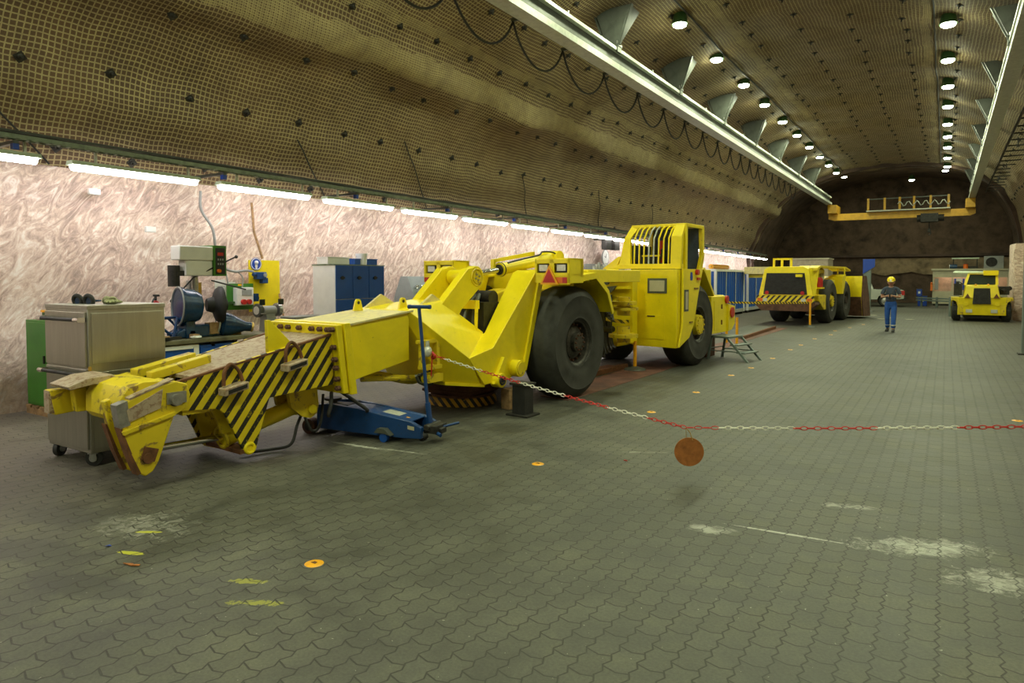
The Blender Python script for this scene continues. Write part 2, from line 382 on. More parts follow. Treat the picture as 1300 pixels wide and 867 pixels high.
def obj(name, mb, mat, parent=None, loc=None, rz=0.0, bevel=0.0, label=None, cat=None, group=None, kind=None, rot=None):
    me = mesh_of(mb, name) if isinstance(mb, MB) else mb
    o = bpy.data.objects.new(name, me); C.objects.link(o)
    me.materials.clear(); me.materials.append(M[mat] if isinstance(mat, str) else mat)
    if parent is not None: o.parent = parent
    if loc is not None: o.location = loc
    if rz: o.rotation_euler = (0, 0, rz)
    if rot: o.rotation_euler = rot
    if bevel > 0:
        bv = o.modifiers.new('edge', 'BEVEL'); bv.width = bevel; bv.segments = 2; bv.limit_method = 'ANGLE'; bv.angle_limit = math.radians(40)
    tag(o, label, cat, group, kind)
    return o

def tag(o, label=None, cat=None, group=None, kind=None):
    if label: o['label'] = label
    if cat: o['category'] = cat
    if group: o['group'] = group
    if kind: o['kind'] = kind
    return o

def thing(name, label, cat, loc=(0, 0, 0), rz=0.0, group=None):
    o = bpy.data.objects.new(name, None); C.objects.link(o); o.empty_display_size = 0.1
    o.location = loc; o.rotation_euler = (0, 0, rz)
    return tag(o, label, cat, group)

def dup(root, loc, rz=None, label=None, group=None):
    r = root.copy(); C.objects.link(r); r.location = loc
    if rz is not None: r.rotation_euler = (0, 0, rz)
    if label: r['label'] = label
    if group: r['group'] = group
    for ch in list(root.children):
        c = ch.copy(); C.objects.link(c); c.parent = r
        for g in list(ch.children):
            d = g.copy(); C.objects.link(d); d.parent = c
    return r
ORD = ['nearest', 'second', 'third', 'fourth', 'fifth', 'sixth', 'seventh', 'eighth', 'ninth', 'tenth', 'eleventh', 'twelfth', 'thirteenth', 'fourteenth',
       'fifteenth', 'sixteenth', 'seventeenth', 'eighteenth', 'nineteenth', 'twentieth', 'twenty-first', 'twenty-second', 'twenty-third', 'twenty-fourth']
def curve_pts(pts, n=8):
    """Catmull-Rom through the points"""
    P = [Vector(p) for p in pts]; P = [P[0] * 2 - P[1]] + P + [P[-1] * 2 - P[-2]]; out = []
    for i in range(1, len(P) - 2):
        for k in range(n):
            t = k / n; a, b, c, d = P[i - 1], P[i], P[i + 1], P[i + 2]
            out.append(0.5 * ((2 * b) + (c - a) * t + (2 * a - 5 * b + 4 * c - d) * t * t + (3 * b - a - 3 * c + d) * t ** 3))
    out.append(P[-2]); return out
# ------------------------------------------------------------------ camera
FPX = 867.0
PITCH = math.atan((388.0 - 352.0) / FPX); YAW = math.radians(32.45); CAMZ = 1.8
cam_d = bpy.data.cameras.new('camera'); cam = bpy.data.objects.new('camera', cam_d); C.objects.link(cam)
cam.location = (0, 0, CAMZ); cam.rotation_euler = (PI / 2 - PITCH, 0, YAW)
cam_d.sensor_fit = 'HORIZONTAL'; cam_d.sensor_width = 36.0; cam_d.lens = FPX / 1300 * 36
cam_d.shift_x = 0; cam_d.shift_y = -(433.5 - 388.0) / 1300
cam_d.clip_end = 300; cam_d.clip_start = 0.05
bpy.context.scene.camera = cam
vs = bpy.context.scene.view_settings
vs.view_transform = 'Standard'; vs.look = 'None'; vs.gamma = 1; vs.use_curve_mapping = False; vs.exposure = 0.28
w = bpy.data.worlds.new('world'); bpy.context.scene.world = w; w.use_nodes = True
w.node_tree.nodes['Background'].inputs[0].default_value = (0.55, 0.60, 0.42, 1); w.node_tree.nodes['Background'].inputs[1].default_value = 0.02
cy_ = bpy.context.scene.cycles
cy_.use_denoising = True; cy_.max_bounces = 6; cy_.diffuse_bounces = 4; cy_.glossy_bounces = 3; cy_.sample_clamp_indirect = 6.0
cy_.caustics_reflective = False; cy_.caustics_refractive = False

# ------------------------------------------------------------------ the cavern
Y0, Y1, YR = -14.0, 56.0, 46.0
mb = MB().bx(-13.5, 6.5, Y0 - 1, Y1 + 1.5, -0.3, 0.0)
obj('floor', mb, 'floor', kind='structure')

# vault profile: (x, z) from the left springing to the right
PROF = [(-10.70, 3.37), (-10.60, 3.55), (-10.42, 4.0), (-10.22, 4.5), (-9.78, 5.2), (-9.25, 5.95), (-8.4, 6.75), (-7.2, 7.45), (-5.5, 8.0), (-3.6, 8.25), (-1.6, 8.22),
        (0.0, 7.95), (1.2, 7.5), (2.15, 6.75), (2.85, 5.6), (3.25, 4.3), (3.35, 3.3)]
PV = curve_pts([(x, 0, z) for x, z in PROF], 10)
ARC = [0.0]
for a, b_ in zip(PV, PV[1:]): ARC.append(ARC[-1] + (b_ - a).length)
LEN = ARC[-1]
def prof_at(s):
    s = max(0, min(LEN - 1e-4, s))
    import bisect
    i = bisect.bisect_right(ARC, s) - 1; t = (s - ARC[i]) / (ARC[i + 1] - ARC[i])
    p = PV[i].lerp(PV[i + 1], t); d = (PV[i + 1] - PV[i]).normalized()
    return p, Vector((d.z, 0, -d.x))          # normal points into the room
SR1 = ARC[min(range(len(PV)), key=lambda i: (PV[i] - Vector((-9.25, 0, 5.95))).length)]
SR2 = ARC[min(range(len(PV)), key=lambda i: (PV[i] - Vector((-10.22, 0, 4.5))).length)]
def vault(s, y, out=0.0):
    p, n = prof_at(s)
    g = lambda c, wd: math.exp(-((s - c) / wd) ** 2)
    d = 0.16 * noise.noise(Vector((s * 0.35, y * 0.30, 1.7))) + 0.07 * noise.noise(Vector((s * 1.3, y * 0.9, 7.7)))
    d += 0.34 * g(SR1 + 0.10 * math.sin(y * 0.8), 0.42) * (0.8 + 0.5 * noise.noise(Vector((y * 0.5, 3, 3)))) + 0.10 * g(SR2 - 0.2, 0.3)
    edge = min(1.0, s / 0.8, (LEN - s) / 0.8)
    return p + Vector((0, y, 0)) + n * (d * edge + out), n

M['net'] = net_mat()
bm = bmesh.new(); uvl = bm.loops.layers.uv.new('UVMap')
NS, NY = 96, 200
grid = [[bm.verts.new(vault(LEN * i / NS, Y0 + (YR - Y0) * j / NY)[0]) for i in range(NS + 1)] for j in range(NY + 1)]
for j in range(NY):
    for i in range(NS):
        f = bm.faces.new((grid[j][i], grid[j][i + 1], grid[j + 1][i + 1], grid[j + 1][i])); f.smooth = True
        for l, (ii, jj) in zip(f.loops, ((i, j), (i + 1, j), (i + 1, j + 1), (i, j + 1))): l[uvl].uv = (LEN * ii / NS, (YR - Y0) * jj / NY)
me = bpy.data.meshes.new('ceiling'); bm.to_mesh(me); bm.free()
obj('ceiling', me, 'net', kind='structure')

# rough cut rock walls
def rockwall(name, fx, ya, yb, za, zb, sgn):
    mb = MB(); ny, nz_ = int((yb - ya) / 0.22), int((zb - za) / 0.2)
    g = []
    for j in range(ny + 1):
        y = ya + (yb - ya) * j / ny; row = []
        for k in range(nz_ + 1):
            z = za + (zb - za) * k / nz_
            d = 0.10 * noise.noise(Vector((y * 0.5, z * 0.7, 2.0))) + 0.05 * noise.noise(Vector((y * 2.1 + z, z * 2.1, 5)))
            d += 0.10 * max(0, 0.35 - z) * 2 - (0.24 * min(1, max(0, z - 0.4) / 0.9) if sgn > 0 else 0)
            row.append(mb.bm.verts.new((fx(y) + sgn * d, y, z)))
        g.append(row)
    for j in range(ny):
        for k in range(nz_): mb._f([g[j][k], g[j + 1][k], g[j + 1][k + 1], g[j][k + 1]])
    return obj(name, mb, 'rock', kind='structure')
rockwall('wall_left', lambda y: -10.50, Y0, YR - .05, -0.05, 3.45, 1)
rockwall('wall_right', lambda y: 3.40, Y0, YR, -0.05, 3.4, -1)
# far, darker chamber beyond the step in the vault
def far_sec(o, y): return [((p.x + 3.6) * (1 + o) - 3.6, y, p.z + (0.55 if o else 0)) for p in PV[::5]]
a = far_sec(0.045, YR - 0.05); b_ = far_sec(0.045, Y1)
full = lambda L, y: [(L[0][0], y, -0.05)] + L + [(L[-1][0], y, -0.05)]
A_, B_ = full(a, YR - 0.05), full(b_, Y1)
mb = MB(); n = len(A_)
mb.poly(A_ + B_, [(i, i + 1, n + i + 1, n + i) for i in range(n - 1)])
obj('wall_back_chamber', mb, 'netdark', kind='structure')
# stepped lips round the opening
def lip(name, y, th, out, inn, mat):
    mb = MB(); L = [(p.x, p.z) for p in PV[::3]]; L = [(L[0][0], 0)] + L + [(L[-1][0], 0)]
    cxm, czm = -3.6, 3.0
    def off(x, z, k):
        v = Vector((x - cxm, max(0, z - czm))); v = v.normalized() if v.length > 1e-6 else Vector((0, 1)); return (x + v.x * k, z + v.y * k)
    rings = []
    for x, z in L:
        (xo, zo), (xi, zi) = off(x, z, out), off(x, z, -inn)
        rings.append([mb.bm.verts.new(q) for q in ((xi, y, zi), (xo, y, zo), (xo, y + th, zo), (xi, y + th, zi))])
    for A, B in zip(rings, rings[1:]):
        for k in range(4): mb._f([A[k], A[(k + 1) % 4], B[(k + 1) % 4], B[k]])
    obj(name, mb, mat, kind='structure')
lip('trim_1', YR - 1.4, 0.35, 0.25, 0.16, 'band')
lip('trim_2', YR - 0.2, 0.30, 1.2, 0.10, 'band')
mb = MB().bx(-12.5, 5.8, Y1 - 0.1, Y1 + 0.4, -0.05, 10)
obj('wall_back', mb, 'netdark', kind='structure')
mb = MB().bx(-11.3, 4.5, Y1 - 0.42, Y1 - 0.08, 3.25, 3.42)
obj('trim_3', mb, 'band', kind='structure')
# lighter rendered band across the far wall, its lower edge uneven
pts = [(-5.2, 3.15), (4.3, 3.15), (4.3, 1.5)]
x = 4.3
while x > -5.2:
    pts.append((x, 2.05 + 0.10 * math.sin(x * 2.1) + 0.05 * math.sin(x * 5.3))); x -= 0.4
obj('trim_4', MB().prism(pts, 'y', Y1 - 0.22, Y1 - 0.08), plain('rendered_band', (0.30, 0.22, 0.13), 0.85, 0, 0.3, 1.5), kind='structure')
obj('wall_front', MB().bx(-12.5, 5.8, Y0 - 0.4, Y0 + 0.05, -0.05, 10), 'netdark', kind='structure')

# ------------------------------------------------------------------ rock bolts
def bolt_mb():
    mb = MB(); mb.prism([(0.085, 0), (0, 0.085), (-0.085, 0), (0, -0.085)], 'z', 0.0, 0.012)
    mb.lathe([(0.0, 0.035), (0.03, 0.03), (0.045, 0.012)], (0, 0, 0), (0, 0, 1), 10); mb.cyl((0, 0, 0), (0, 0, 0.08), 0.016, n=6)
    return mb
cand = []
s = 0.25; r_ = 0
while s < LEN - 0.2:
    y = -2.0 + (0.55 if r_ % 2 else 0)
    while y < YR - 1.6:
        yy = y + random.uniform(-0.08, 0.08); ss = s + random.uniform(-0.06, 0.06)
        p, n = vault(ss, yy, 0.01)
        q = p - Vector((0, 0, CAMZ)); zc = q.x * -math.sin(YAW) + q.y * math.cos(YAW)
        xc = q.x * math.cos(YAW) + q.y * math.sin(YAW)
        if zc > 0.5 and abs(xc / zc) < 0.76 and q.z / zc < 0.46: cand.append((q.length, p, n))
        y += 1.12
    s += 1.16; r_ += 1
cand.sort(key=lambda t: t[0])
bme = None; rest = MB()
for i, (_, p, n) in enumerate(cand):
    rot = n.to_track_quat('Z', 'Y').to_matrix()
    if i < 290:
        if bme is None: bme = mesh_of(bolt_mb(), 'rock_bolt_plate')
        o = obj('rock_bolt_plate', bme, 'dark', label='small dark square bolt plate pinning the beige net to the vault', cat='bolt plate', group='bolt plates over the netted vault')
        o.matrix_world = Matrix.Translation(p) @ rot.to_4x4()
    else:
        t = [p + rot @ Vector(v) for v in ((0.085, 0, 0), (0, 0.085, 0), (-0.085, 0, 0), (0, -0.085, 0), (0, 0, 0.06))]
        rest.poly(t, [(3, 2, 1, 0), (0, 1, 4), (1, 2, 4), (2, 3, 4), (3, 0, 4)])
obj('far_bolt_plates', rest, 'dark', label='many tiny dark bolt plates on the far vault', cat='bolt plates', kind='stuff')

# ------------------------------------------------------------------ fluorescent lamps along the left wall
def wz(y): return 3.25 - 0.0078 * (y - 4.5)
lamp0 = None; k = 0; ys = []
y = 4.57 - 2.20 * 6
while y < 45: ys.append(y); y += 2.20 if y < 20.5 else 2.0
vis = [y for y in ys if y > 2.0]
for y in ys:
    i = vis.index(y) if y in vis else -1
    lab = ('white fluorescent lamp on the left wall, cut off by the left photo edge' if i == 0 else f'glowing fluorescent tube lamp on the left wall, {ORD[min(i, 23)]} of the row counted from the left') if i >= 0 else 'fluorescent lamp on the left wall behind the viewpoint'
    if lamp0 is None:
        lamp0 = thing('fluorescent_lamp', lab, 'lamp', (-9.85, y, wz(y)), group='fluorescent lamps along the left wall')
        obj('lamp_body', MB().prism([(-0.07, 0.10), (-0.10, 0.045), (0.10, 0.045), (0.07, 0.10)], 'y', -0.02, 1.82), 'lampbody', lamp0)
        mb = MB(); mb.loft([(0.085 * math.cos(PI + PI * t / 8), 0.02, 0.045 + 0.075 * math.sin(PI + PI * t / 8)) for t in range(9)],
                           [(0.085 * math.cos(PI + PI * t / 8), 1.78, 0.045 + 0.075 * math.sin(PI + PI * t / 8)) for t in range(9)])
        obj('diffuser', mb, 'tube', lamp0)
        for yy in (0.3, 1.65): obj('hanger', MB().bx(-0.015, 0.015, yy, yy + 0.03, 0.10, 0.30), 'galv', lamp0)
    else: dup(lamp0, (-9.85, y, wz(y)), label=lab)
# cable trays above the lamps
for nm, x, z, wd, lab in (('cable_tray', -9.78, 0.25, 0.13, 'speckled green cable tray running above the wall lamps'), ('cable_conduit', -10.05, 0.40, 0.05, 'thin grey conduit running along the foot of the net above the lamps')):
    mb = MB(); L = [(x, yy, wz(yy) + z) for yy in (Y0 + 0.2, YR - 0.3)]
    if wd > 0.1:
        for q0, q1 in ((-wd / 2, -wd / 2 + 0.012), (wd / 2 - 0.012, wd / 2)): mb.loft([(x + q, L[0][1], L[0][2] + dz) for q, dz in ((q0, 0), (q1, 0), (q1, 0.06), (q0, 0.06))], [(x + q, L[1][1], L[1][2] + dz) for q, dz in ((q0, 0), (q1, 0), (q1, 0.06), (q0, 0.06))])
        yy = Y0 + 0.4
        while yy < 44: mb.box((x, yy, wz(yy) + z + 0.01), (wd, 0.03, 0.012)); yy += 0.12
        o = obj(nm, mb, 'trunk', label=lab, cat='cable tray')
        yy = 3.2; 
    else:
        mb.cyl(L[0], L[1], 0.022, n=8); mb.cyl((L[0][0], L[0][1], L[0][2] - 0.07), (L[1][0], L[1][1], L[1][2] - 0.07), 0.014, n=6)
        obj(nm, mb, 'galvdark', label=lab, cat='conduit')
mb = MB()
for dx, r in ((0, 0.02), (0.04, 0.014), (-0.04, 0.016)):
    mb.tube([(-9.78 + dx, yy, wz(yy) + 0.31 + 0.012 * math.sin(yy * 2 + dx * 50)) for yy in [2 + i * 0.8 for i in range(54)]], r, 6)
obj('cable_bundle', mb, 'black', label='dark cables lying in the green tray above the wall lamps', cat='cables')
for i in range(14):
    y = 3.9 + i * 2.9
    t = thing('tray_bracket', f'small bracket with blue fixing holding the cable tray, {ORD[i]} from the camera', 'bracket', (-9.84, y, wz(y) + 0.17), group='brackets of the wall cable tray')
    obj('arm', MB().bx(-0.75, 0.10, -0.03, 0.03, 0.03, 0.07), 'galvdark', t); obj('clamp', MB().bx(0.02, 0.09, -0.035, 0.035, -0.04, 0.03), 'signblue', t, label='blue clamp')
# thin cables sagging from bolts down the net
for i, (y, s0, dy) in enumerate(((3.35, 1.15, 1.3), (8.6, 1.05, 1.1), (11.4, 1.5, 1.5), (16.4, 1.4, 1.2), (21.2, 1.5, 1.3), (26.5, 1.3, 1.2), (32.0, 1.3, 1.3))):
    pts = [vault(s0 * (1 - t / 6) + 0.05, y + dy * t / 6, 0.05)[0] for t in range(7)]
    obj('hanging_wire', MB().tube(pts, 0.013, 6), 'black', label=f'thin dark wire running down the left net to the cable tray, {ORD[i]} from the camera', cat='wire', group='wires down the left net')

# ------------------------------------------------------------------ high bay lamps under the vault
def bay(loc, lab, grp):
    global bay0
    if bay0 is None:
        bay0 = thing('highbay_lamp', lab, 'lamp', loc, group=grp)
        obj('housing', MB().lathe([(0, 0.30), (0.12, 0.30), (0.15, 0.24), (0.18, 0.06), (0.19, 0.0), (0.16, 0.0)], (0, 0, 0), (0, 0, 1), 20), 'greendk', bay0)
        obj('diffuser', MB().lathe([(0.16, 0.0), (0.155, -0.035), (0.12, -0.06), (0, -0.07)], (0, 0, 0), (0, 0, 1), 20), 'bay', bay0)
        obj('bracket', MB().box((0, 0, 0.345), (0.05, 0.05, 0.10)).box((0, 0, 0.39), (0.22, 0.06, 0.02)), 'galvdark', bay0)
    else: dup(bay0, loc, label=lab, group=grp)
    ld = bpy.data.lights.new('highbay_light', 'AREA'); ld.shape = 'DISK'; ld.size = 0.28; ld.energy = BAYW; ld.color = BAYC; ld.spread = PI
    lo = bpy.data.objects.new('highbay_light', ld); C.objects.link(lo); lo.location = (loc[0], loc[1], loc[2] - 0.11)
    pd_ = bpy.data.lights.new('highbay_sidelight', 'POINT'); pd_.shadow_soft_size = 0.12; pd_.energy = BAYW * 0.13; pd_.color = BAYC
    po = bpy.data.objects.new('highbay_sidelight', pd_); C.objects.link(po); po.location = (loc[0], loc[1], loc[2] - 0.26)
bay0 = None; BAYW = 68.0; BAYC = (0.92, 1.0, 0.64)
LY = [16.1, 19.2, 22.2, 25.1, 28.2, 31.2, 34.3, 37.4, 40.4, 43.5]
for i, y in enumerate(LY): bay((-5.5, y, 7.82), f'round high-bay lamp glowing in the left ceiling row, {ORD[i]} from the camera', 'high-bay lamps in the left ceiling row')
RY = [19.5, 22.7, 25.8, 28.8, 32.1, 34.9, 37.8, 41.1, 44.3]
for i, y in enumerate(RY): bay((-0.1, y, 7.82), f'round high-bay lamp glowing in the right ceiling row, {ORD[i]} from the camera', 'high-bay lamps in the right ceiling row')
bay((-5.56, 47.6, 8.1), 'high-bay lamp beyond the dark ring, left of the far crane', 'high-bay lamps in the far chamber')
bay((-2.05, 51.5, 8.1), 'single high-bay lamp above the middle of the far yellow crane', 'high-bay lamps in the far chamber')
bay((-0.2, 48.0, 8.1), 'last high-bay lamp of the right side, beyond the dark ring', 'high-bay lamps in the far chamber')
for i, y in enumerate((-9.5, -6.4, -3.2, 0.1, 3.3, 6.6, 9.8, 13.0)): bay((-5.5, y, 7.82), 'high-bay lamp overhead, out of the photo', 'high-bay lamps overhead')
for i, y in enumerate((-9.2, -6.0, -2.8, 0.4, 3.6, 6.8, 10.0, 13.2, 16.3)): bay((-0.1, y, 7.82), 'high-bay lamp overhead, out of the photo', 'high-bay lamps overhead')
for x, lab in ((-5.32, 'left'), (-0.42, 'right')):
    L = [min(((vault(LEN * q / 300, 0)[0] - Vector((x, 0, 8))).length, LEN * q / 300) for q in range(301))[1]]
    obj('lamp_cable', MB().tube([vault(L[0], yy, 0.05)[0] for yy in [2 + i * 1.0 for i in range(44)]], 0.02, 6), 'black', label=f'black supply cable along the {lab} row of ceiling lamps', cat='cable')

# ------------------------------------------------------------------ crane runways
def rail_profile(s):   # s = +1: lit face at the +x side
    P = [(0, 0), (0, 0.16), (-0.13, 0.19), (-0.13, 0.42), (-0.03, 0.44), (-0.03, 0.50), (-0.30, 0.50), (-0.30, 0.44), (-0.19, 0.42), (-0.19, 0.19), (-0.32, 0.16), (-0.32, 0)]
    return [(x * s, z) for x, z in P]
for nm, X, s, ye, lab in (('crane_rail', -6.22, 1, 47.5, 'long galvanised crane rail hung under the left of the vault'), ('crane_rail', 0.98, -1, 48.5, 'long galvanised crane rail hung under the right of the vault')):
    t = thing(nm, lab, 'crane rail', (X, 0, 6.38), group='crane rails under the vault')
    Q = lambda L: [(x * s, z) for x, z in L]
    obj('beam', MB().prism(Q([(0, 0), (0, .13), (-.12, .16), (-.20, .16), (-.32, .13), (-.32, 0)]), 'y', -6, ye), 'galv', t, label='bright lower flange')
    obj('web', MB().prism(Q([(-.13, .16), (-.13, .43), (-.19, .43), (-.19, .16)]), 'y', -6, ye), 'galvdark', t)  # recess shade put into the web's colour, darker than its flanges
    obj('top_flange', MB().prism(Q([(-.03, .43), (-.03, .50), (-.30, .50), (-.30, .43)]), 'y', -6, ye), 'galv', t)
    yy = 5.2
    while yy < 46: obj('splice_bolt', MB().cyl((-0.08 * s, yy, 0.50), (-0.08 * s, yy, 0.58), 0.02, n=8), 'steel', t); yy += 2.25
def hanger(X, Y, s, lab, grp):
    """folded sheet bracket hanging the rail from the vault"""
    t = thing('rail_hanger', lab, 'hanger', (X - 0.165 * s, Y, 6.88), group=grp)
    h = 0.88 if s > 0 else 0.72
    obj('sheet', MB().loft([(-0.14, 0, 0.08), (0.14, 0, 0.08), (0.14, 0.10, 0.08), (-0.14, 0.10, 0.08)], [(-0.42, -0.04, h), (0.42, -0.04, h), (0.42, 0.55, h), (-0.42, 0.55, h)]), 'galvdark', t, bevel=0.01)
    mb = MB()
    for q in (-1, 1):
        mb.loft([(q * 0.15, -0.015, 0.06), (q * 0.19, -0.015, 0.06), (q * 0.19, 0.04, 0.06), (q * 0.15, 0.04, 0.06)], [(q * 0.44, -0.06, h), (q * 0.48, -0.06, h), (q * 0.48, 0.04, h), (q * 0.44, 0.04, h)])
    obj('rib', mb, 'galvdark', t)
    obj('clamp', MB().box((0, 0.05, 0.05), (0.34, 0.22, 0.05)).box((-0.13, 0.05, -0.03), (0.05, 0.2, 0.14)).box((0.13, 0.05, -0.03), (0.05, 0.2, 0.14)), 'galvdark', t)
    for q in (-0.12, 0.12):
        for r in (-0.02, 0.12): obj('bolt', MB().cyl((q, r, 0.05), (q, r, 0.15), 0.02, n=6), 'steel', t)
for i, y in enumerate((14.2, 18.4, 22.8, 27.2, 31.6, 36.2, 40.6)): hanger(-6.22, y, 1, f'grey folded sheet hanger holding the left crane rail, {ORD[i]} from the camera', 'hangers of the left crane rail')
for i, y in enumerate((18.2, 22.6, 27.2, 31.6, 36.0, 40.4, 44.4)): hanger(0.98, y, -1, f'grey folded sheet hanger holding the right crane rail, {ORD[i]} from the camera', 'hangers of the right crane rail')
# festoon cable below the left rail
t = thing('festoon_cable', 'black festoon cable hanging in loops beside the left crane rail', 'cable', (-6.72, 0, 6.42))
cusps = [5.2, 7.0, 8.75, 10.6, 12.5, 14.5, 16.5, 18.4, 20.2, 22.0, 23.7, 25.3, 26.8, 28.2, 29.6, 31.0, 32.4, 33.8, 35.2, 36.6, 38.0]
for a, b_ in zip(cusps, cusps[1:]):
    pts = [(0, a + (b_ - a) * q / 14, -0.62 * (1 - (2 * q / 14 - 1) ** 2) ** 0.8 + 0.0) for q in range(15)]
    obj('cable_loop', MB().tube(pts, 0.022, 6), 'black', t)
    obj('trolley', MB().box((0.12, b_, 0.03), (0.30, 0.05, 0.06)), 'galvdark', t)
# cable ladder right of the right rail
t = thing('cable_ladder', 'dark cable ladder with rungs beside the right crane rail', 'cable ladder', (2.05, 0, 6.45))
for x in (-0.35, 0.40): obj('side_rail', MB().bx(x - 0.02, x + 0.02, 12, 45.5, -0.05, 0.05), 'dark', t)
for i in range(27): obj('rung', MB().bx(-0.35, 0.4, 12.5 + i * 1.25, 12.56 + i * 1.25, -0.02, 0.02), 'dark', t)
for i in range(6): obj('hanger_rod', MB().cyl((0, 14 + i * 5.5, 0), (0, 14 + i * 5.5, 0.45), 0.02, n=6), 'dark', t)

# ------------------------------------------------------------------ overhead crane
cr = thing('overhead_crane', 'yellow overhead travelling crane spanning the far end of the hall', 'crane', (-6.5, 48.2, 5.42))
obj('main_girder', MB().prism([(0.0, 0.10), (0.35, 0), (7.6, 0.0), (7.85, 0.12), (7.85, 0.42), (0, 0.42)], 'y', 0, 0.35), 'crane', cr, label='orange yellow girder')
obj('end_carriage', MB().bx(0.05, 0.55, -0.8, 1.1, 0.42, 0.94), 'crane', cr); obj('end_carriage', MB().bx(7.35, 7.8, -0.8, 1.1, 0.42, 0.94), 'crane', cr)
obj('walkway', MB().bx(2.2, 6.6, -0.5, 0.0, 0.44, 0.5), 'galv', cr)
for x in (2.3, 3.2, 4.0, 4.75, 5.6, 6.5): obj('railing_post', MB().bx(x - 0.06, x + 0.06, -0.5, -0.42, 0.5, 1.25), 'crane', cr)
obj('railing', MB().bx(2.3, 6.5, -0.49, -0.45, 1.16, 1.22), 'galvdark', cr)
obj('cable_loops', MB().tube([(3.9 + i * 0.1, -0.55, 0.82 + 0.15 * math.sin(i * 1.4)) for i in range(28)], 0.03, 6), 'galv', cr)
ho = obj('hoist', MB().bx(5.1, 6.0, -0.35, 0.6, -0.3, 0.2).cyl((4.9, 0.1, -0.05), (6.3, 0.1, -0.05), 0.22, n=16), 'dark', cr)
obj('hook', MB().cyl((5.55, 0.1, -0.3), (5.55, 0.1, -0.75), 0.03, n=8).box((5.55, 0.1, -0.8), (0.16, 0.12, 0.2)).torus((5.55, 0.1, -0.98), (0, 1, 0), 0.09, 0.03, 14, 6, -2.2, 2.0), 'dark', ho)
# ------------------------------------------------------------------ the big loader with a boom
AX, AY, ANG = -5.70, 9.05, math.atan(0.35 / 4.75)
ld_ = thing('mining_loader', 'long yellow mining loader with striped boom and barred cab, largest machine in the hall', 'loader', (AX, AY, 0), -ANG)
def P(name, mb, mat, label=None, bevel=0.0, par=None): return obj(name, mb, mat, par or ld_, label=label, bevel=bevel)

def tyre_mb(c, d, R, W, Ri, tread=False):
    """c = centre of the outer face plane, d = outward axis"""
    h = W; mb = MB()
    prof = [(Ri, -0.02), (Ri + 0.03, 0.0), (Ri + 0.06, -0.005), (Ri + 0.10, 0.012), (R * 0.66, 0.022), (R * 0.80, 0.018), (R * 0.83, 0.028), (R * 0.86, 0.010), (R * 0.93, -0.02), (R * 0.975, -0.055), (R, -0.11),
            (R, -h + 0.11), (R * 0.975, -h + 0.055), (R * 0.93, -h + 0.02), (R * 0.8, -h), (Ri + 0.05, -h), (Ri, -h + 0.03)]
    mb.lathe(prof, c, d, 56, close=True)
    if tread:
        c = Vector(c); d, u, w_ = mb.frame(d)
        for i in range(26):
            a = 2 * PI * i / 26
            for q in (0, 1):
                aa = a + q * PI / 26; e = u * math.cos(aa) + w_ * math.sin(aa); t = -u * math.sin(aa) + w_ * math.cos(aa)
                m = Matrix((t, d, e)).transposed()
                mb.box(c + e * (R + 0.005) - d * (h * (0.28 if q else 0.72)), (0.07, h * 0.42, 0.035), m)
    return mb
def wheel(root, c, sx, R, W, Ri, hub, tread=False, hubmat='rim'):
    d = (sx, 0, 0); x, y, z = c
    ty = obj('tyre', tyre_mb(c, d, R, W, Ri, tread), 'tyre', root)
    mb = MB().lathe([(Ri + 0.015, 0.0), (Ri, -0.03), (Ri - 0.03, -0.05), (Ri - 0.05, -0.14), (Ri * 0.72, -0.15), (Ri * 0.70, -0.10), (Ri * 0.45, -0.07), (Ri * 0.42, -0.01), (Ri * 0.2, 0.0), (0, 0.005)], c, d, 40)
    rm = obj('rim', mb, 'rim', root)
    mb = MB()
    for i in range(16):
        a = 2 * PI * i / 16; r = Ri * 0.80
        mb.cyl((x - sx * 0.16, y + r * math.cos(a), z + r * math.sin(a)), (x - sx * 0.10, y + r * math.cos(a), z + r * math.sin(a)), 0.018, n=6)
    for i in range(10):
        a = 2 * PI * i / 10; r = Ri * 0.33
        mb.cyl((x - sx * 0.01, y + r * math.cos(a), z + r * math.sin(a)), (x + sx * 0.02, y + r * math.cos(a), z + r * math.sin(a)), 0.014, n=6)
    obj('wheel_nuts', mb, 'brownrust', rm)
    if hub:
        mb = MB().lathe([(Ri * 0.62, -0.12), (Ri * 0.60, 0.02), (Ri * 0.4, 0.035), (0, 0.04)], c, d, 24)
        for i in range(10):
            a = 2 * PI * i / 10; r = Ri * 0.48
            mb.cyl((x, y + r * math.cos(a), z + r * math.sin(a)), (x + sx * 0.05, y + r * math.cos(a), z + r * math.sin(a)), 0.022, n=6)
        obj('hub', mb, hub, rm)
for sx in (1, -1):
    wheel(ld_, (1.10 * sx, 0.13, 0.83), sx, 0.835, 0.53, 0.34, None)
    wheel(ld_, (1.10 * sx, 4.85, 0.83), sx, 0.835, 0.53, 0.34, 'yellow_worn')
P('axle', MB().cyl((-0.6, 0.13, 0.83), (0.6, 0.13, 0.83), 0.17).box((0, 0.13, 0.83), (0.5, 0.5, 0.5)), 'dark')
P('axle', MB().cyl((-0.6, 4.85, 0.83), (0.6, 4.85, 0.83), 0.17).box((0, 4.85, 0.83), (0.5, 0.5, 0.5)), 'dark')

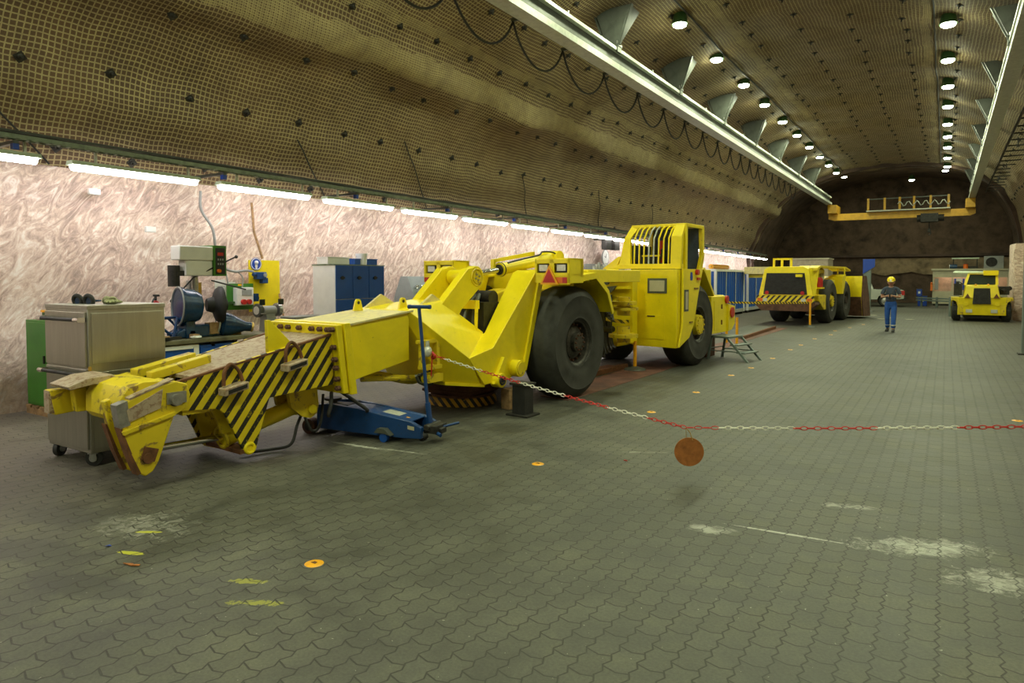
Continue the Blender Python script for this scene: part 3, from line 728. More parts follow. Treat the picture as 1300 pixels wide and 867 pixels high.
# --- boom, front box with warning stripes (tapered towards the tip)
def wx(y): return 0.37 + (0.50 - 0.37) * (y + 5.55) / (5.55 - 3.95)
SIDE = [(-5.56, 0.87), (-4.667, 1.062), (-3.95, 1.20), (-3.93, 0.66), (-4.67, 0.615), (-4.79, 0.235), (-4.82, 0.12), (-4.87, 0.09), (-4.93, 0.11), (-5.03, 0.33), (-5.125, 0.53), (-5.19, 0.58), (-5.56, 0.61)]
for s in (1, -1):
    P('boom_side_plate', MB().loft([(s * wx(y), y, z) for y, z in SIDE], [(s * (wx(y) - 0.035), y, z) for y, z in SIDE]), 'hang', 'yellow side plate with black diagonal stripes', bevel=0.004)
    P('boom_plate_edge', MB().loft([(s * (wx(y) + 0.004), y, z) for y, z in [(-5.56, 0.875), (-3.95, 1.205)]] + [(s * (wx(y) + 0.004), y, z) for y, z in [(-3.95, 1.185), (-5.56, 0.855)]],
        [(s * (wx(y) - 0.04), y, z) for y, z in [(-5.56, 0.875), (-3.95, 1.205)]] + [(s * (wx(y) - 0.04), y, z) for y, z in [(-3.95, 1.185), (-5.56, 0.855)]]), 'rust')
top = [(-5.40, 0.90), (-4.667, 1.055), (-3.95, 1.19)]
mb = MB()
for (ya, za), (yb, zb) in zip(top, top[1:]):
    mb.loft([(-wx(ya) + .03, ya, za), (wx(ya) - .03, ya, za), (wx(ya) - .03, ya, za - .03), (-wx(ya) + .03, ya, za - .03)], [(-wx(yb) + .03, yb, zb), (wx(yb) - .03, yb, zb), (wx(yb) - .03, yb, zb - .03), (-wx(yb) + .03, yb, zb - .03)])
P('boom_top_plate', mb, 'dust_plate', 'dusty brown top plate of the boom')
P('boom_bottom_plate', MB().loft([(-wx(-5.2) + .03, -5.15, 0.60), (wx(-5.2) - .03, -5.15, 0.60), (wx(-5.2) - .03, -5.15, 0.63), (-wx(-5.2) + .03, -5.15, 0.63)],
    [(-.46, -3.95, 0.68), (.46, -3.95, 0.68), (.46, -3.95, 0.71), (-.46, -3.95, 0.71)]), 'yellow_worn')
for s in (1, -1):
    P('hinge_eye', MB().torus((s * (wx(-4.88) + 0.004), -4.885, 0.155), (1, 0, 0), 0.045, 0.018, 20, 8).cyl((s * (wx(-4.88) + 0.006), -4.885, 0.155), (s * (wx(-4.88) - .02), -4.885, 0.155), 0.035, n=16), 'yellow', 'yellow pin eye with rusty rim')
# bearing saddles bolted on the near side
for y, z in ((-5.06, 0.765), (-4.43, 0.925)):
    x = wx(y); mb = MB().loft([(x, y - .13, z - .06), (x, y + .11, z - .015), (x, y + .11, z + .055), (x, y - .13, z + .01)], [(x + .13, y - .13, z - .06), (x + .13, y + .11, z - .015), (x + .13, y + .11, z + .055), (x + .13, y - .13, z + .01)])
    s_ = P('bearing_saddle', mb, 'dust_plate', 'rusty bolted bearing saddle', bevel=0.008)
    obj('keeper_slot', MB().loft([(x + .13, y - .10, z - .04), (x + .13, y + .09, z), (x + .13, y + .09, z + .035), (x + .13, y - .10, z - .005)], [(x + .134, y - .10, z - .04), (x + .134, y + .09, z), (x + .134, y + .09, z + .035), (x + .134, y - .10, z - .005)]), 'black', s_)
    obj('hoop', MB().tube(curve_pts([(x + .05, y - .10, z + .03), (x + .05, y - .09, z + .16), (x + .05, y - .03, z + .225), (x + .05, y + .05, z + .16), (x + .05, y + .09, z + .06)], 6), 0.018, 8), 'rust', s_)
# gusset horns on top
P('boom_horn', MB().prism([(-4.66, 1.06), (-4.67, 1.38), (-4.64, 1.38), (-4.38, 1.12), (-4.36, 1.08)], 'x', .40, .425), 'yellow', bevel=0.004)
P('boom_horn', MB().loft([(.42, -4.66, 1.06), (.42, -4.67, 1.38), (.40, -4.64, 1.38), (.12, -4.28, 1.18), (.10, -4.24, 1.10)], [(.40, -4.68, 1.06), (.40, -4.69, 1.38), (.38, -4.66, 1.38), (.10, -4.30, 1.18), (.08, -4.26, 1.10)]), 'yellow_worn', bevel=0.004)
# bolted flange
fl = P('boom_flange', MB().loft([(-.60, -3.97, 1.295), (.60, -3.97, 1.295), (.60, -3.88, .56), (-.60, -3.88, .56)], [(-.60, -3.90, 1.30), (.60, -3.90, 1.30), (.60, -3.81, .56), (-.60, -3.81, .56)])
       .loft([(-.62, -3.885, 1.31), (.62, -3.885, 1.31), (.62, -3.795, .54), (-.62, -3.795, .54)], [(-.62, -3.80, 1.315), (.62, -3.80, 1.315), (.62, -3.71, .54), (-.62, -3.71, .54)]), 'yellow', bevel=0.006)
for i, x in enumerate((-.52, -.36, -.22, -.02, .20, .34, .47)): obj('flange_bolt', MB().cyl((x, -4.005, 1.245), (x, -3.96, 1.245), 0.030, n=6).cyl((x, -4.02, 1.245), (x, -4.0, 1.245), 0.016, n=8), 'brownrust', fl)
for z, y in ((1.25, -3.985), (1.06, -3.965), (.93, -3.95), (.84, -3.935), (.72, -3.92), (.62, -3.91)): obj('flange_bolt', MB().cyl((.555, y - .035, z), (.555, y + .01, z), 0.030, n=6).cyl((.555, y - .05, z), (.555, y - .03, z), 0.016, n=8), 'brownrust', fl)
# rear box of the boom
def wr(y): return 0.50 - 0.05 * (y + 3.75)
P('boom_box', MB().loft([(-.48, -3.78, .64), (.48, -3.78, .64), (.48, -3.78, 1.27), (-.48, -3.78, 1.27)], [(-.44, -2.75, .80), (.44, -2.75, .80), (.44, -2.75, 1.385), (-.44, -2.75, 1.385)]), 'yellow', bevel=0.006)
P('boom_box_top', MB().loft([(-.50, -3.74, 1.27), (.50, -3.74, 1.27), (.50, -3.74, 1.29), (-.50, -3.74, 1.29)], [(-.47, -2.70, 1.385), (.47, -2.70, 1.385), (.47, -2.70, 1.405), (-.47, -2.70, 1.405)]), 'yellow_top', 'dusty pale top plate')
# flared knee and the two rising arms
kv = []
for s in (1, -1): kv += [(s * .46, -2.78, 1.40), (s * .28, -2.0, 1.50), (s * .30, -1.16, 1.03), (s * .80, -2.06, .78), (s * .74, -1.75, .40), (s * .50, -2.20, .45), (s * .42, -2.76, 1.26)]
A0, B0, C0, E0, L0, M0, N0 = range(7); o = 7
P('boom_knee', MB().poly(kv, [(A0, B0, B0 + o, A0 + o), (A0, E0, C0, B0), (A0 + o, B0 + o, C0 + o, E0 + o), (B0, C0, C0 + o, B0 + o), (A0, N0, M0, L0, E0), (A0 + o, E0 + o, L0 + o, M0 + o, N0 + o),
   (M0, N0, N0 + o, M0 + o), (L0, M0, M0 + o, L0 + o), (A0, A0 + o, N0 + o, N0), (C0, E0, L0), (C0 + o, L0 + o, E0 + o), (C0, L0, L0 + o, C0 + o)]), 'yellow', bevel=0.006)
P('knee_sill', MB().loft([(-.78, -1.72, .37), (.78, -1.72, .37), (.78, -1.72, .41), (-.78, -1.72, .41)], [(-.52, -2.20, .43), (.52, -2.20, .43), (.52, -2.20, .47), (-.52, -2.20, .47)]), 'yellow')
for s in (1, -1):
    P('boom_arm', MB().loft([(s * .80, y, z) for y, z in [(-1.75, .40), (-2.06, .78), (-1.57, .875), (-.60, 1.86), (-.50, 1.90), (-.36, 1.86), (-.90, .55), (-1.2, .42)]],
        [(s * .33, y, z) for y, z in [(-1.70, .42), (-1.70, .80), (-1.16, 1.03), (-.50, 1.87), (-.40, 1.905), (-.22, 1.87), (-.70, .55), (-1.1, .42)]]), 'yellow', bevel=0.008)
    P('arm_rib', MB().loft([(s * .80, y, z) for y, z in [(-.95, .50), (-.86, .50), (-.42, 1.84), (-.52, 1.88)]], [(s * .84, y, z) for y, z in [(-.95, .50), (-.86, .50), (-.42, 1.84), (-.52, 1.88)]]), 'yellow', bevel=0.004)
    b_ = P('pivot_boss', MB().cyl((s * .55, -1.12, .56), (s * .93, -1.12, .56), 0.115, n=28), 'yellow', bevel=0.006)
    obj('pin_cap', MB().cyl((s * .93, -1.12, .56), (s * .94, -1.12, .56), 0.085, n=24), 'yellow_worn', b_)
    b_ = P('lower_pivot', MB().cyl((s * .76, -1.50, .44), (s * .90, -1.50, .44), 0.095, n=24).loft([(s * .80, -1.62, .40), (s * .80, -1.40, .74), (s * .80, -1.33, .72), (s * .80, -1.46, .36)], [(s * .86, -1.62, .40), (s * .86, -1.40, .74), (s * .86, -1.33, .72), (s * .86, -1.46, .36)]), 'yellow', bevel=0.005)
    obj('pin_cap', MB().torus((s * .905, -1.50, .44), (1, 0, 0), 0.05, 0.015, 18, 6).cyl((s * .89, -1.50, .44), (s * .908, -1.50, .44), 0.028, n=12), 'dark', b_)
# lifting eyes and ribs on the top plate
def eye(x, y, z, par=ld_):
    mb = MB(); L = [(y - .075, z), (y + .075, z), (y + .045, z + .10)] + [(y + .045 * math.cos(a * PI / 8), z + .10 + .045 * math.sin(a * PI / 8)) for a in range(1, 8)] + [(y - .045, z + .10)]
    n = len(L); H = [(y + .018 * math.cos(PI * 2 * k / n + .6), z + .105 + .018 * math.sin(PI * 2 * k / n + .6)) for k in range(n)]
    mb.prism(L, 'x', x - .015, x + .015)
    e = P('lifting_eye', mb, 'yellow'); obj('eye_hole', MB().cyl((x - .018, y, z + .10), (x + .018, y, z + .10), 0.02, n=14), 'dark', e)
eye(-.25, -2.95, 1.385); eye(.20, -2.62, 1.405)
for x, y in ((-.38, -2.45), (.22, -2.12)):
    P('top_rib', MB().prism([(y - .30, 1.40), (y, 1.58), (y + .26, 1.44), (y + .26, 1.38), (y - .30, 1.38)], 'x', x - .02, x + .02), 'yellow_top')
# lugs carrying the tilt cylinder
for s in (1, -1):
    L = [(-2.05, 1.42), (-1.48, 1.92)] + [(-1.30 + .16 * math.cos(a), 1.80 + .16 * math.sin(a)) for a in [math.radians(q) for q in (125, 100, 75, 50, 25, 0, -25, -50)]] + [(-1.62, 1.36), (-1.7, 1.25)]
    lg = P('cylinder_lug', MB().prism(L, 'x', s * .18, s * .30), 'yellow', bevel=0.008)
    obj('pin_boss', MB().torus((s * .305, -1.30, 1.80), (1, 0, 0), 0.115, 0.012, 26, 6).cyl((s * .30, -1.30, 1.80), (s * .315, -1.30, 1.80), 0.085, n=24), 'yellow_worn', lg)
    mb = MB()
    for q in range(4): mb.cyl((s * .315, -1.30 + .04 * math.cos(q * PI / 2 + .4), 1.80 + .04 * math.sin(q * PI / 2 + .4)), (s * .33, -1.30 + .04 * math.cos(q * PI / 2 + .4), 1.80 + .04 * math.sin(q * PI / 2 + .4)), 0.014, n=6)
    obj('boss_bolts', mb, 'steel', lg)
cy = P('tilt_cylinder', MB().lathe([(.0, 0), (.105, 0), (.105, .08), (.088, .10), (.088, 1.30), (.10, 1.32), (.10, 1.42), (0, 1.42)], (0, -.40, 1.915), (0, 1.42, .20), 28), 'yellow')
obj('rod', MB().cyl((0, -1.30, 1.80), (0, -.38, 1.918), 0.045, n=20), 'chrome', cy, label='polished steel rod')
obj('rod_eye', MB().cyl((-.17, -1.30, 1.80), (.17, -1.30, 1.80), 0.105, n=24), 'yellow', cy)
obj('gland_ring', MB().torus((0, -.37, 1.92), (0, 1.42, .20), 0.10, 0.014, 24, 6).cyl((.0, -.42, 1.913), (0, -.385, 1.918), 0.08, n=20), 'dark', cy)
obj('guard_rail', MB().loft([(-.10, -.48, 2.02), (-.04, -.48, 2.02), (-.04, -.48, 2.07), (-.10, -.48, 2.07)], [(-.10, .60, 2.16), (-.04, .60, 2.16), (-.04, .60, 2.22), (-.10, .60, 2.22)]).box((-.07, -.46, 2.0), (.06, .05, .12)).box((-.07, .57, 2.14), (.06, .05, .12)), 'yellow', cy)
obj('feed_pipe', MB().tube(curve_pts([(.09, -.30, 2.02), (.10, .1, 2.09), (.08, .55, 2.16), (.02, .75, 2.22), (.12, .95, 2.20), (.16, 1.05, 2.05)], 6), 0.014, 6), 'black', cy)
obj('end_mount', MB().cyl((-.16, 1.06, 2.12), (.16, 1.06, 2.12), 0.125, n=24).prism([(.95, 2.1), (1.2, 2.12), (1.5, 1.6), (1.0, 1.6)], 'x', -.30, -.16).prism([(.95, 2.1), (1.2, 2.12), (1.5, 1.6), (1.0, 1.6)], 'x', .16, .30), 'yellow', cy)
# fork-like tool at the boom tip
FN = [(-6.08, .755), (-5.97, .785), (-5.78, .86), (-5.60, .895), (-5.50, .86), (-5.47, .76), (-5.50, .65), (-5.62, .59), (-5.76, .22), (-5.81, .145), (-5.87, .115), (-5.93, .15), (-6.00, .34), (-6.05, .54)]
for xa, xb, near in ((.36, .45, True), (.12, .19, False)):
    f_ = P('fork_plate', MB().prism(FN, 'x', xa, xb), 'yellow_worn', 'worn yellow fork plate with rusty patches', bevel=0.010)
    obj('rusty_edge', MB().loft([(xa - .004, -6.075, .56), (xb + .004, -6.075, .56), (xb + .004, -6.01, .33), (xa - .004, -6.01, .33)], [(xa - .004, -6.06, .56), (xb + .004, -6.06, .56), (xb + .004, -5.98, .33), (xa - .004, -5.98, .33)])
        .loft([(xa - .004, -6.01, .33), (xb + .004, -6.01, .33), (xb + .004, -5.94, .14), (xa - .004, -5.94, .14)], [(xa - .004, -5.985, .33), (xb + .004, -5.985, .33), (xb + .004, -5.91, .15), (xa - .004, -5.91, .15)]), 'rust', f_)
    if near:
        obj('pin', MB().cyl((.45, -5.61, .735), (.50, -5.61, .735), .05, n=20).box((.455, -5.60, .75), (.02, .17, .10)), 'steel', f_, label='round steel pin')
        obj('tip_pad', MB().loft([(.352, -6.10, .75), (.458, -6.10, .75), (.458, -6.07, .555), (.352, -6.07, .555)], [(.352, -6.01, .78), (.458, -6.01, .78), (.458, -5.99, .575), (.352, -5.99, .575)]), 'steel', f_, label='bare steel tip')
        obj('tip_weld', MB().loft([(.45, -6.02, .70), (.463, -6.02, .70), (.463, -6.0, .60), (.45, -6.0, .60)], [(.45, -5.72, .84), (.463, -5.72, .84), (.463, -5.74, .68), (.45, -5.74, .68)]), 'dust_plate', f_, label='rusty worn patch')
        obj('fork_rib', MB().loft([(.45, -6.06, .53), (.475, -6.06, .53), (.475, -6.05, .50), (.45, -6.05, .50)], [(.45, -5.62, .63), (.475, -5.62, .63), (.475, -5.62, .60), (.45, -5.62, .60)]), 'yellow_worn', f_)
        obj('lower_pin_plate', MB().box((.455, -5.84, .30), (.02, .12, .11), Matrix.Rotation(-.35, 3, 'X')).cyl((.45, -5.855, .27), (.475, -5.855, .27), .045, n=16), 'rust', f_)
        obj('top_wear_strip', MB().loft([(.355, -5.99, .785), (.455, -5.99, .785), (.455, -5.62, .905), (.355, -5.62, .905)], [(.355, -5.99, .80), (.455, -5.99, .80), (.455, -5.62, .92), (.355, -5.62, .92)]), 'dust_plate', f_)
P('far_fork_arm', MB().prism([(-6.10, .80), (-5.60, .90), (-5.45, .78), (-5.52, .62), (-5.95, .60), (-6.08, .60)], 'x', -.46, -.36), 'yellow_worn', bevel=0.01)
P('fork_web', MB().prism([(-6.03, .64), (-5.93, .30), (-5.88, .20), (-5.85, .22), (-5.90, .34), (-5.97, .64)], 'x', .18, .37), 'rust', 'rusty web plate between the forks')
P('fork_deck', MB().prism([(-5.66, .90), (-5.84, .91), (-5.97, .87), (-6.03, .78), (-6.03, .62), (-5.98, .56), (-5.94, .62), (-5.95, .76), (-5.86, .84), (-5.66, .86)], 'x', -.30, .37), 'yellow_worn', 'curved yellow plate', bevel=0.008)
P('lower_cross_pin', MB().cyl((.12, -5.85, .27), (.46, -5.85, .27), .05, n=20), 'dark')
P('upper_cross_pin', MB().cyl((-.46, -5.61, .735), (.46, -5.61, .735), .06, n=20), 'dark')
jaw = P('upper_jaw', MB().prism([(-6.22, .86), (-6.05, .92), (-5.86, .93), (-5.70, .82), (-5.74, .72), (-5.86, .80), (-6.0, .86), (-6.20, .83)], 'x', -.56, -.16), 'dust_plate', 'flat dusty jaw plate at the boom tip', bevel=0.006)
jaw2 = P('lower_jaw', MB().prism([(-6.24, .80), (-5.90, .80), (-5.86, .60), (-6.20, .575)], 'x', -.62, -.50), 'yellow_worn', bevel=0.008)
obj('jaw_pad', MB().bx(-.615, -.505, -6.245, -6.15, .595, .795), 'dust_plate', jaw2, label='worn rusty pad')
for x0, x1 in ((-.05, .06), (-.36, -.22)):
    P('link_bar', MB().loft([(x0, -5.62, .86), (x1, -5.62, .86), (x1, -5.62, .94), (x0, -5.62, .94)], [(x0, -5.05, .97), (x1, -5.05, .97), (x1, -5.05, 1.05), (x0, -5.05, 1.05)]), 'yellow_worn', bevel=0.006)
# ejector cylinder slung under the boom
cy2 = P('boom_cylinder', MB().lathe([(0, 0), (.10, 0), (.10, .10), (.085, .12), (.085, .92), (0, .92)], (.12, -4.98, .235), (0, .93, .205), 26), 'yellow')
obj('rod', MB().cyl((.12, -5.85, .265), (.12, -4.96, .24), .032, n=18), 'chrome', cy2, label='polished steel rod')
obj('gland', MB().torus((.12, -4.99, .235), (0, 1, .2), .10, .02, 22, 6), 'yellow_worn', cy2)
obj('hanger_plate', MB().prism([(-3.98, .66), (-4.34, .64), (-4.30, .44), (-4.16, .32), (-4.06, .29), (-3.98, .33), (-3.95, .42)], 'x', .22, .27).prism([(-3.98, .66), (-4.34, .64), (-4.30, .44), (-4.16, .32), (-4.06, .29), (-3.98, .33), (-3.95, .42)], 'x', -.02, .02), 'yellow_worn', cy2)
obj('hanger_pin', MB().cyl((.25, -4.05, .39), (.30, -4.05, .39), .05, n=18), 'yellow', cy2)
P('boom_underframe', MB().prism([(-5.50, .62), (-5.10, .55), (-4.98, .10), (-4.88, .06), (-4.80, .12), (-4.70, .62)], 'x', -.24, -.20).prism([(-5.50, .62), (-5.15, .55), (-5.05, .30), (-4.95, .30), (-4.85, .62)], 'x', .20, .24).bx(-.36, .36, -5.5, -5.2, .56, .62), 'yellow_worn')
P('boom_foot_plate', MB().loft([(-.44, -4.98, .11), (.42, -4.98, .11), (.42, -4.82, .11), (-.44, -4.82, .11)], [(-.44, -4.98, .15), (.42, -4.98, .15), (.42, -4.82, .15), (-.44, -4.82, .15)]), 'rust')
for k, pts in enumerate(([(.15, -4.10, .30), (.22, -4.2, .22), (.28, -4.32, .06), (.20, -4.5, .03), (.1, -4.8, .04)], [(.25, -4.12, .31), (.30, -4.08, .17), (.28, -3.98, .16), (.22, -3.88, .26), (.15, -3.8, .5)],
     [(.42, -3.9, .56), (.50, -3.97, .46), (.52, -4.02, .36), (.50, -4.0, .33)], [(.35, -3.72, .54), (.50, -3.62, .42), (.58, -3.55, .34), (.55, -3.52, .31)])):
    P('hydraulic_hose', MB().tube(curve_pts(pts, 6), 0.016 if k < 2 else 0.02, 8), 'black')
# valve block and hoses between boom box and knee
vb = P('valve_block', MB().box((.56, -2.55, 1.02), (.06, .36, .04)).box((.56, -2.40, .86), (.07, .05, .34)).box((.56, -2.66, .86), (.06, .04, .34)).box((.55, -2.5, .70), (.12, .3, .05)).box((.5, -2.45, .56), (.2, .26, .1)), 'yellow_worn')
for k in range(6):
    obj('hose', MB().tube(curve_pts([(.55 - .03 * k, -2.75 + .08 * k, .62), (.50 - .05 * k, -2.6 + .07 * k, .50 - .02 * k), (.42 - .02 * k, -2.2 + .03 * k, .50), (.40, -1.9, .56)], 6), 0.018, 6), 'black' if k % 2 else 'galvdark', vb)
obj('warning_lamp', MB().sph((.60, -2.60, .90), .055, 14, 1.3).cyl((.60, -2.60, .96), (.60, -2.60, 1.03), .025, n=10), 'lens', vb, label='small clear lamp')
P('belly_hoses', MB().tube(curve_pts([(.2, -3.3, .62), (.3, -3.0, .60), (.3, -2.6, .55), (.2, -2.2, .5)], 6), .04, 8).tube(curve_pts([(-.1, -3.2, .64), (.1, -2.9, .6), (.2, -2.5, .5), (.1, -2.2, .5)], 6), .05, 8), 'yellow_worn')

# --- front frame
P('front_frame', MB().prism([(-.85, .55), (-.95, 1.0), (-.30, 1.55), (.1, 1.62), (1.2, 1.62), (1.5, 1.45), (1.5, .55), (1.2, .42), (.0, .42)], 'x', -.50, .50), 'yellow_worn', bevel=0.01)
P('frame_innards', MB().bx(-.25, .30, -1.15, -.80, .60, 1.45).cyl((.1, -1.2, 1.0), (.1, -.7, 1.3), .09).cyl((-.2, -1.3, .8), (-.2, -.6, 1.2), .08).cyl((-.28, -.9, 1.5), (.28, -.9, 1.5), .11), 'dark')
P('inner_hoses', MB().tube(curve_pts([(.26, -1.25, .6), (.28, -1.35, 1.0), (.22, -1.25, 1.35), (.1, -1.0, 1.55)], 6), .03, 8).tube(curve_pts([(.1, -1.2, .6), (.14, -1.4, .9), (.1, -1.3, 1.3), (0, -.9, 1.6)], 6), .025, 8), 'galvdark')
P('inner_pipes', MB().cyl((.30, -1.35, .62), (.30, -1.30, 1.45), .025).cyl((-.1, -1.35, .62), (-.1, -1.25, 1.5), .035).box((.05, -1.28, 1.42), (.5, .08, .12)), 'yellow')
P('front_deck', MB().bx(-1.0, 1.0, .25, 2.30, 1.84, 1.90).bx(.93, 1.02, .5, 2.30, 1.72, 1.92).bx(-.9, .9, .2, .3, 1.6, 1.92), 'yellow', bevel=0.008)
P('deck_slot', MB().bx(.3, .9, 1.5, 2.1, 1.90, 1.915), 'dark')
P('front_rear_bulkhead', MB().prism([(-.95, .60), (.15, .60), (.15, 1.84), (-.95, 1.84)], 'y', 2.0, 2.08), 'yellow')
for s in (1, -1):
    L = [(-.28, 1.80), (.45, 1.875), (.82, 1.60), (.985, 1.26), (.955, 1.25), (.79, 1.57), (.43, 1.84), (-.28, 1.765)]
    P('fender', MB().prism(L, 'x', s * .55, s * 1.20), 'yellow', bevel=0.004)
    P('fender_lip', MB().prism([(-.28, 1.80), (.45, 1.875), (.82, 1.60), (.985, 1.26), (.94, 1.22), (.77, 1.55), (.42, 1.78), (-.28, 1.71)], 'x', s * 1.19, s * 1.215), 'yellow')
    # headlamp cluster
    x0, x1 = (.90, 1.46) if s > 0 else (-1.24, -.62)
    y = -.75; hl = P('headlamp_box', MB().bx(x0, x1, y + .05, y + .38, 1.82, 1.85).bx(x0, x1, y + .05, y + .38, 2.03, 2.06).bx(x0, x0 + .03, y, y + .38, 1.72, 2.06).bx(x1 - .03, x1, y, y + .38, 1.72, 2.06)
        .bx(x0, x1, y, y + .02, 1.99, 2.05).bx(x0, x1, y, y + .02, 1.80, 1.86).bx((x0 + x1) / 2 - .04, (x0 + x1) / 2 + .04, y, y + .02, 1.80, 2.05).bx(x0, x1, y + .30, y + .38, 1.80, 2.05).bx(x1 - .24, x1, y, y + .04, 1.70, 1.82).bx(x0, x0 + .24, y, y + .04, 1.72, 1.82), 'yellow', bevel=0.004)
    w_ = (x1 - x0)
    for q in (.24, .76):
        cx_ = x0 + w_ * q; h_ = obj('headlamp', MB().box((cx_, y + .06, 1.925), (.17, .08, .115)), 'dark', hl); obj('lens', MB().box((cx_, y + .018, 1.93), (.14, .012, .085)), 'lens', h_, label='clear lens')
    obj('indicator', MB().bx(x1 - .22, x1 - .10, y - .008, y, 1.72, 1.80), 'orange', hl, label='orange indicator') if s > 0 else obj('tail_lamp', MB().bx(x0 + .02, x0 + .20, y - .008, y, 1.73, 1.80), 'red', hl, label='red lamp')
    if s > 0:
        obj('tail_lamp', MB().bx(x1 - .10, x1 - .03, y - .008, y, 1.72, 1.80), 'red', hl)
        tx, tz = x0 + .255, 1.70
        wt = obj('warning_triangle', MB().prism([(tx - .15, tz), (tx + .15, tz), (tx, tz + .27)], 'y', y - .03, y - .02), 'amber', hl, label='yellow edged triangle')
        obj('red_triangle', MB().prism([(tx - .105, tz + .028), (tx + .105, tz + .028), (tx, tz + .215)], 'y', y - .036, y - .03), 'red', wt, label='red reflecting triangle')

# --- articulation joint, hoses
P('hinge_plate', MB().cyl((0.52, 2.65, 1.20), (0.52, 2.65, 1.25), .27, n=32).cyl((0.52, 2.65, 1.30), (0.52, 2.65, 1.36), .24, n=32).cyl((0.52, 2.65, 1.10), (0.52, 2.65, 1.44), .12, n=20), 'yellow_worn')
P('hinge_plate', MB().cyl((0.52, 2.65, .70), (0.52, 2.65, .76), .27, n=32).cyl((0.52, 2.65, .6), (0.52, 2.65, .9), .12, n=20), 'yellow_worn')
P('rear_frame', MB().prism([(-.95, .58), (.45, .58), (.45, 1.94), (-.95, 1.94)], 'y', 3.15, 3.35).bx(-.85, .05, 3.3, 3.96, .45, 1.30).bx(-.85, .56, 3.96, 7.0, .45, 1.30), 'yellow')
P('frame_ledge', MB().bx(-.4, .42, 3.0, 3.15, 1.58, 1.63).bx(-.4, .46, 2.9, 3.2, 1.78, 1.83).bx(-.95, .46, 3.05, 3.2, .56, .64), 'yellow')
P('tow_hook', MB().prism([(-.20, 1.60), (.20, 1.64), (.12, 1.55), (.02, 1.48), (.0, 1.36), (-.06, 1.36), (-.08, 1.52)], 'y', 2.98, 3.02).cyl((0, 2.99, 1.70), (0, 2.93, 1.70), .045, n=12), 'galvdark')
P('hose_cavity', MB().bx(-.32, .02, 3.12, 3.16, .66, 1.46), 'black')
for k in range(9):
    x = -.30 + k * .04; mb = MB().tube(curve_pts([(x + .5, 2.25, 1.35 - .04 * k), (x + .3, 2.5, 1.45), (x + .12, 2.8, 1.1 + .03 * k), (x + .1, 2.95, .6), (x + .15 + .03 * (k % 3), 2.9, .22 + .03 * k)], 6), .022, 8)
    P('hanging_hose', mb, 'galvdark' if k % 3 else 'black')
P('steering_cylinder', MB().cyl((.15, 2.1, .85), (.05, 3.1, .80), .06).cyl((.25, 1.5, .88), (.15, 2.1, .85), .03), 'dark')

# --- cab
CABX0, CABX1 = .06, 1.12
SIDEC = [(3.66, .44), (4.20, .62), (4.42, .86), (4.72, 1.66), (4.88, 1.96), (3.86, 1.96), (3.70, .9)]
cab = P('cab_body', MB().prism([(.06, .50), (.22, .45), (1.10, .44), (1.10, 1.95), (.06, 1.95)], 'y', 3.70, 3.90).bx(.06, 1.08, 3.88, 4.1, .62, 1.95), 'yellow', bevel=0.006)
P('cab_side_panel', MB().prism([(3.72, .46), (4.20, .62), (4.42, .86), (4.72, 1.66), (4.88, 1.96), (3.88, 1.96), (3.88, .9)], 'x', 1.115, 1.16), 'yellow', bevel=0.005)
P('cab_floor', MB().bx(.1, 1.1, 3.9, 4.9, 1.70, 1.80), 'yellow')
obj('instrument_window', MB().bx(.50, .90, 3.685, 3.70, 1.49, 1.78), 'galvdark', cab, label='grey window frame'); obj('window_pane', MB().bx(.545, .855, 3.678, 3.686, 1.53, 1.74), 'cream', cab, label='pale pane')
obj('hatch', MB().bx(.32, .86, 3.692, 3.70, .60, 1.06), 'yellow', cab); obj('hatch_handle', MB().bx(.50, .66, 3.68, 3.70, 1.035, 1.055), 'dark', cab)
obj('side_window', MB().bx(1.16, 1.17, 3.92, 4.12, 1.14, 1.56), 'galvdark', cab, label='narrow grey framed slot'); obj('side_pane', MB().bx(1.17, 1.175, 3.96, 4.08, 1.18, 1.52), 'cream', cab)
obj('badge', MB().prism([(4.22, 1.74), (4.30, 1.74), (4.32, 1.80), (4.30, 1.90), (4.22, 1.90), (4.20, 1.80)], 'x', 1.16, 1.168), 'signblue', cab, label='blue badge')
obj('emergency_switch', MB().cyl((1.16, 4.50, 1.90), (1.22, 4.50, 1.90), .055, n=16).box((1.18, 4.6, 1.77), (.03, .14, .05)), 'red', cab, label='red switch')
obj('door_latch', MB().box((1.17, 4.5, 1.58), (.02, .2, .02)).box((1.17, 4.25, .92), (.02, .16, .02)), 'rust', cab)
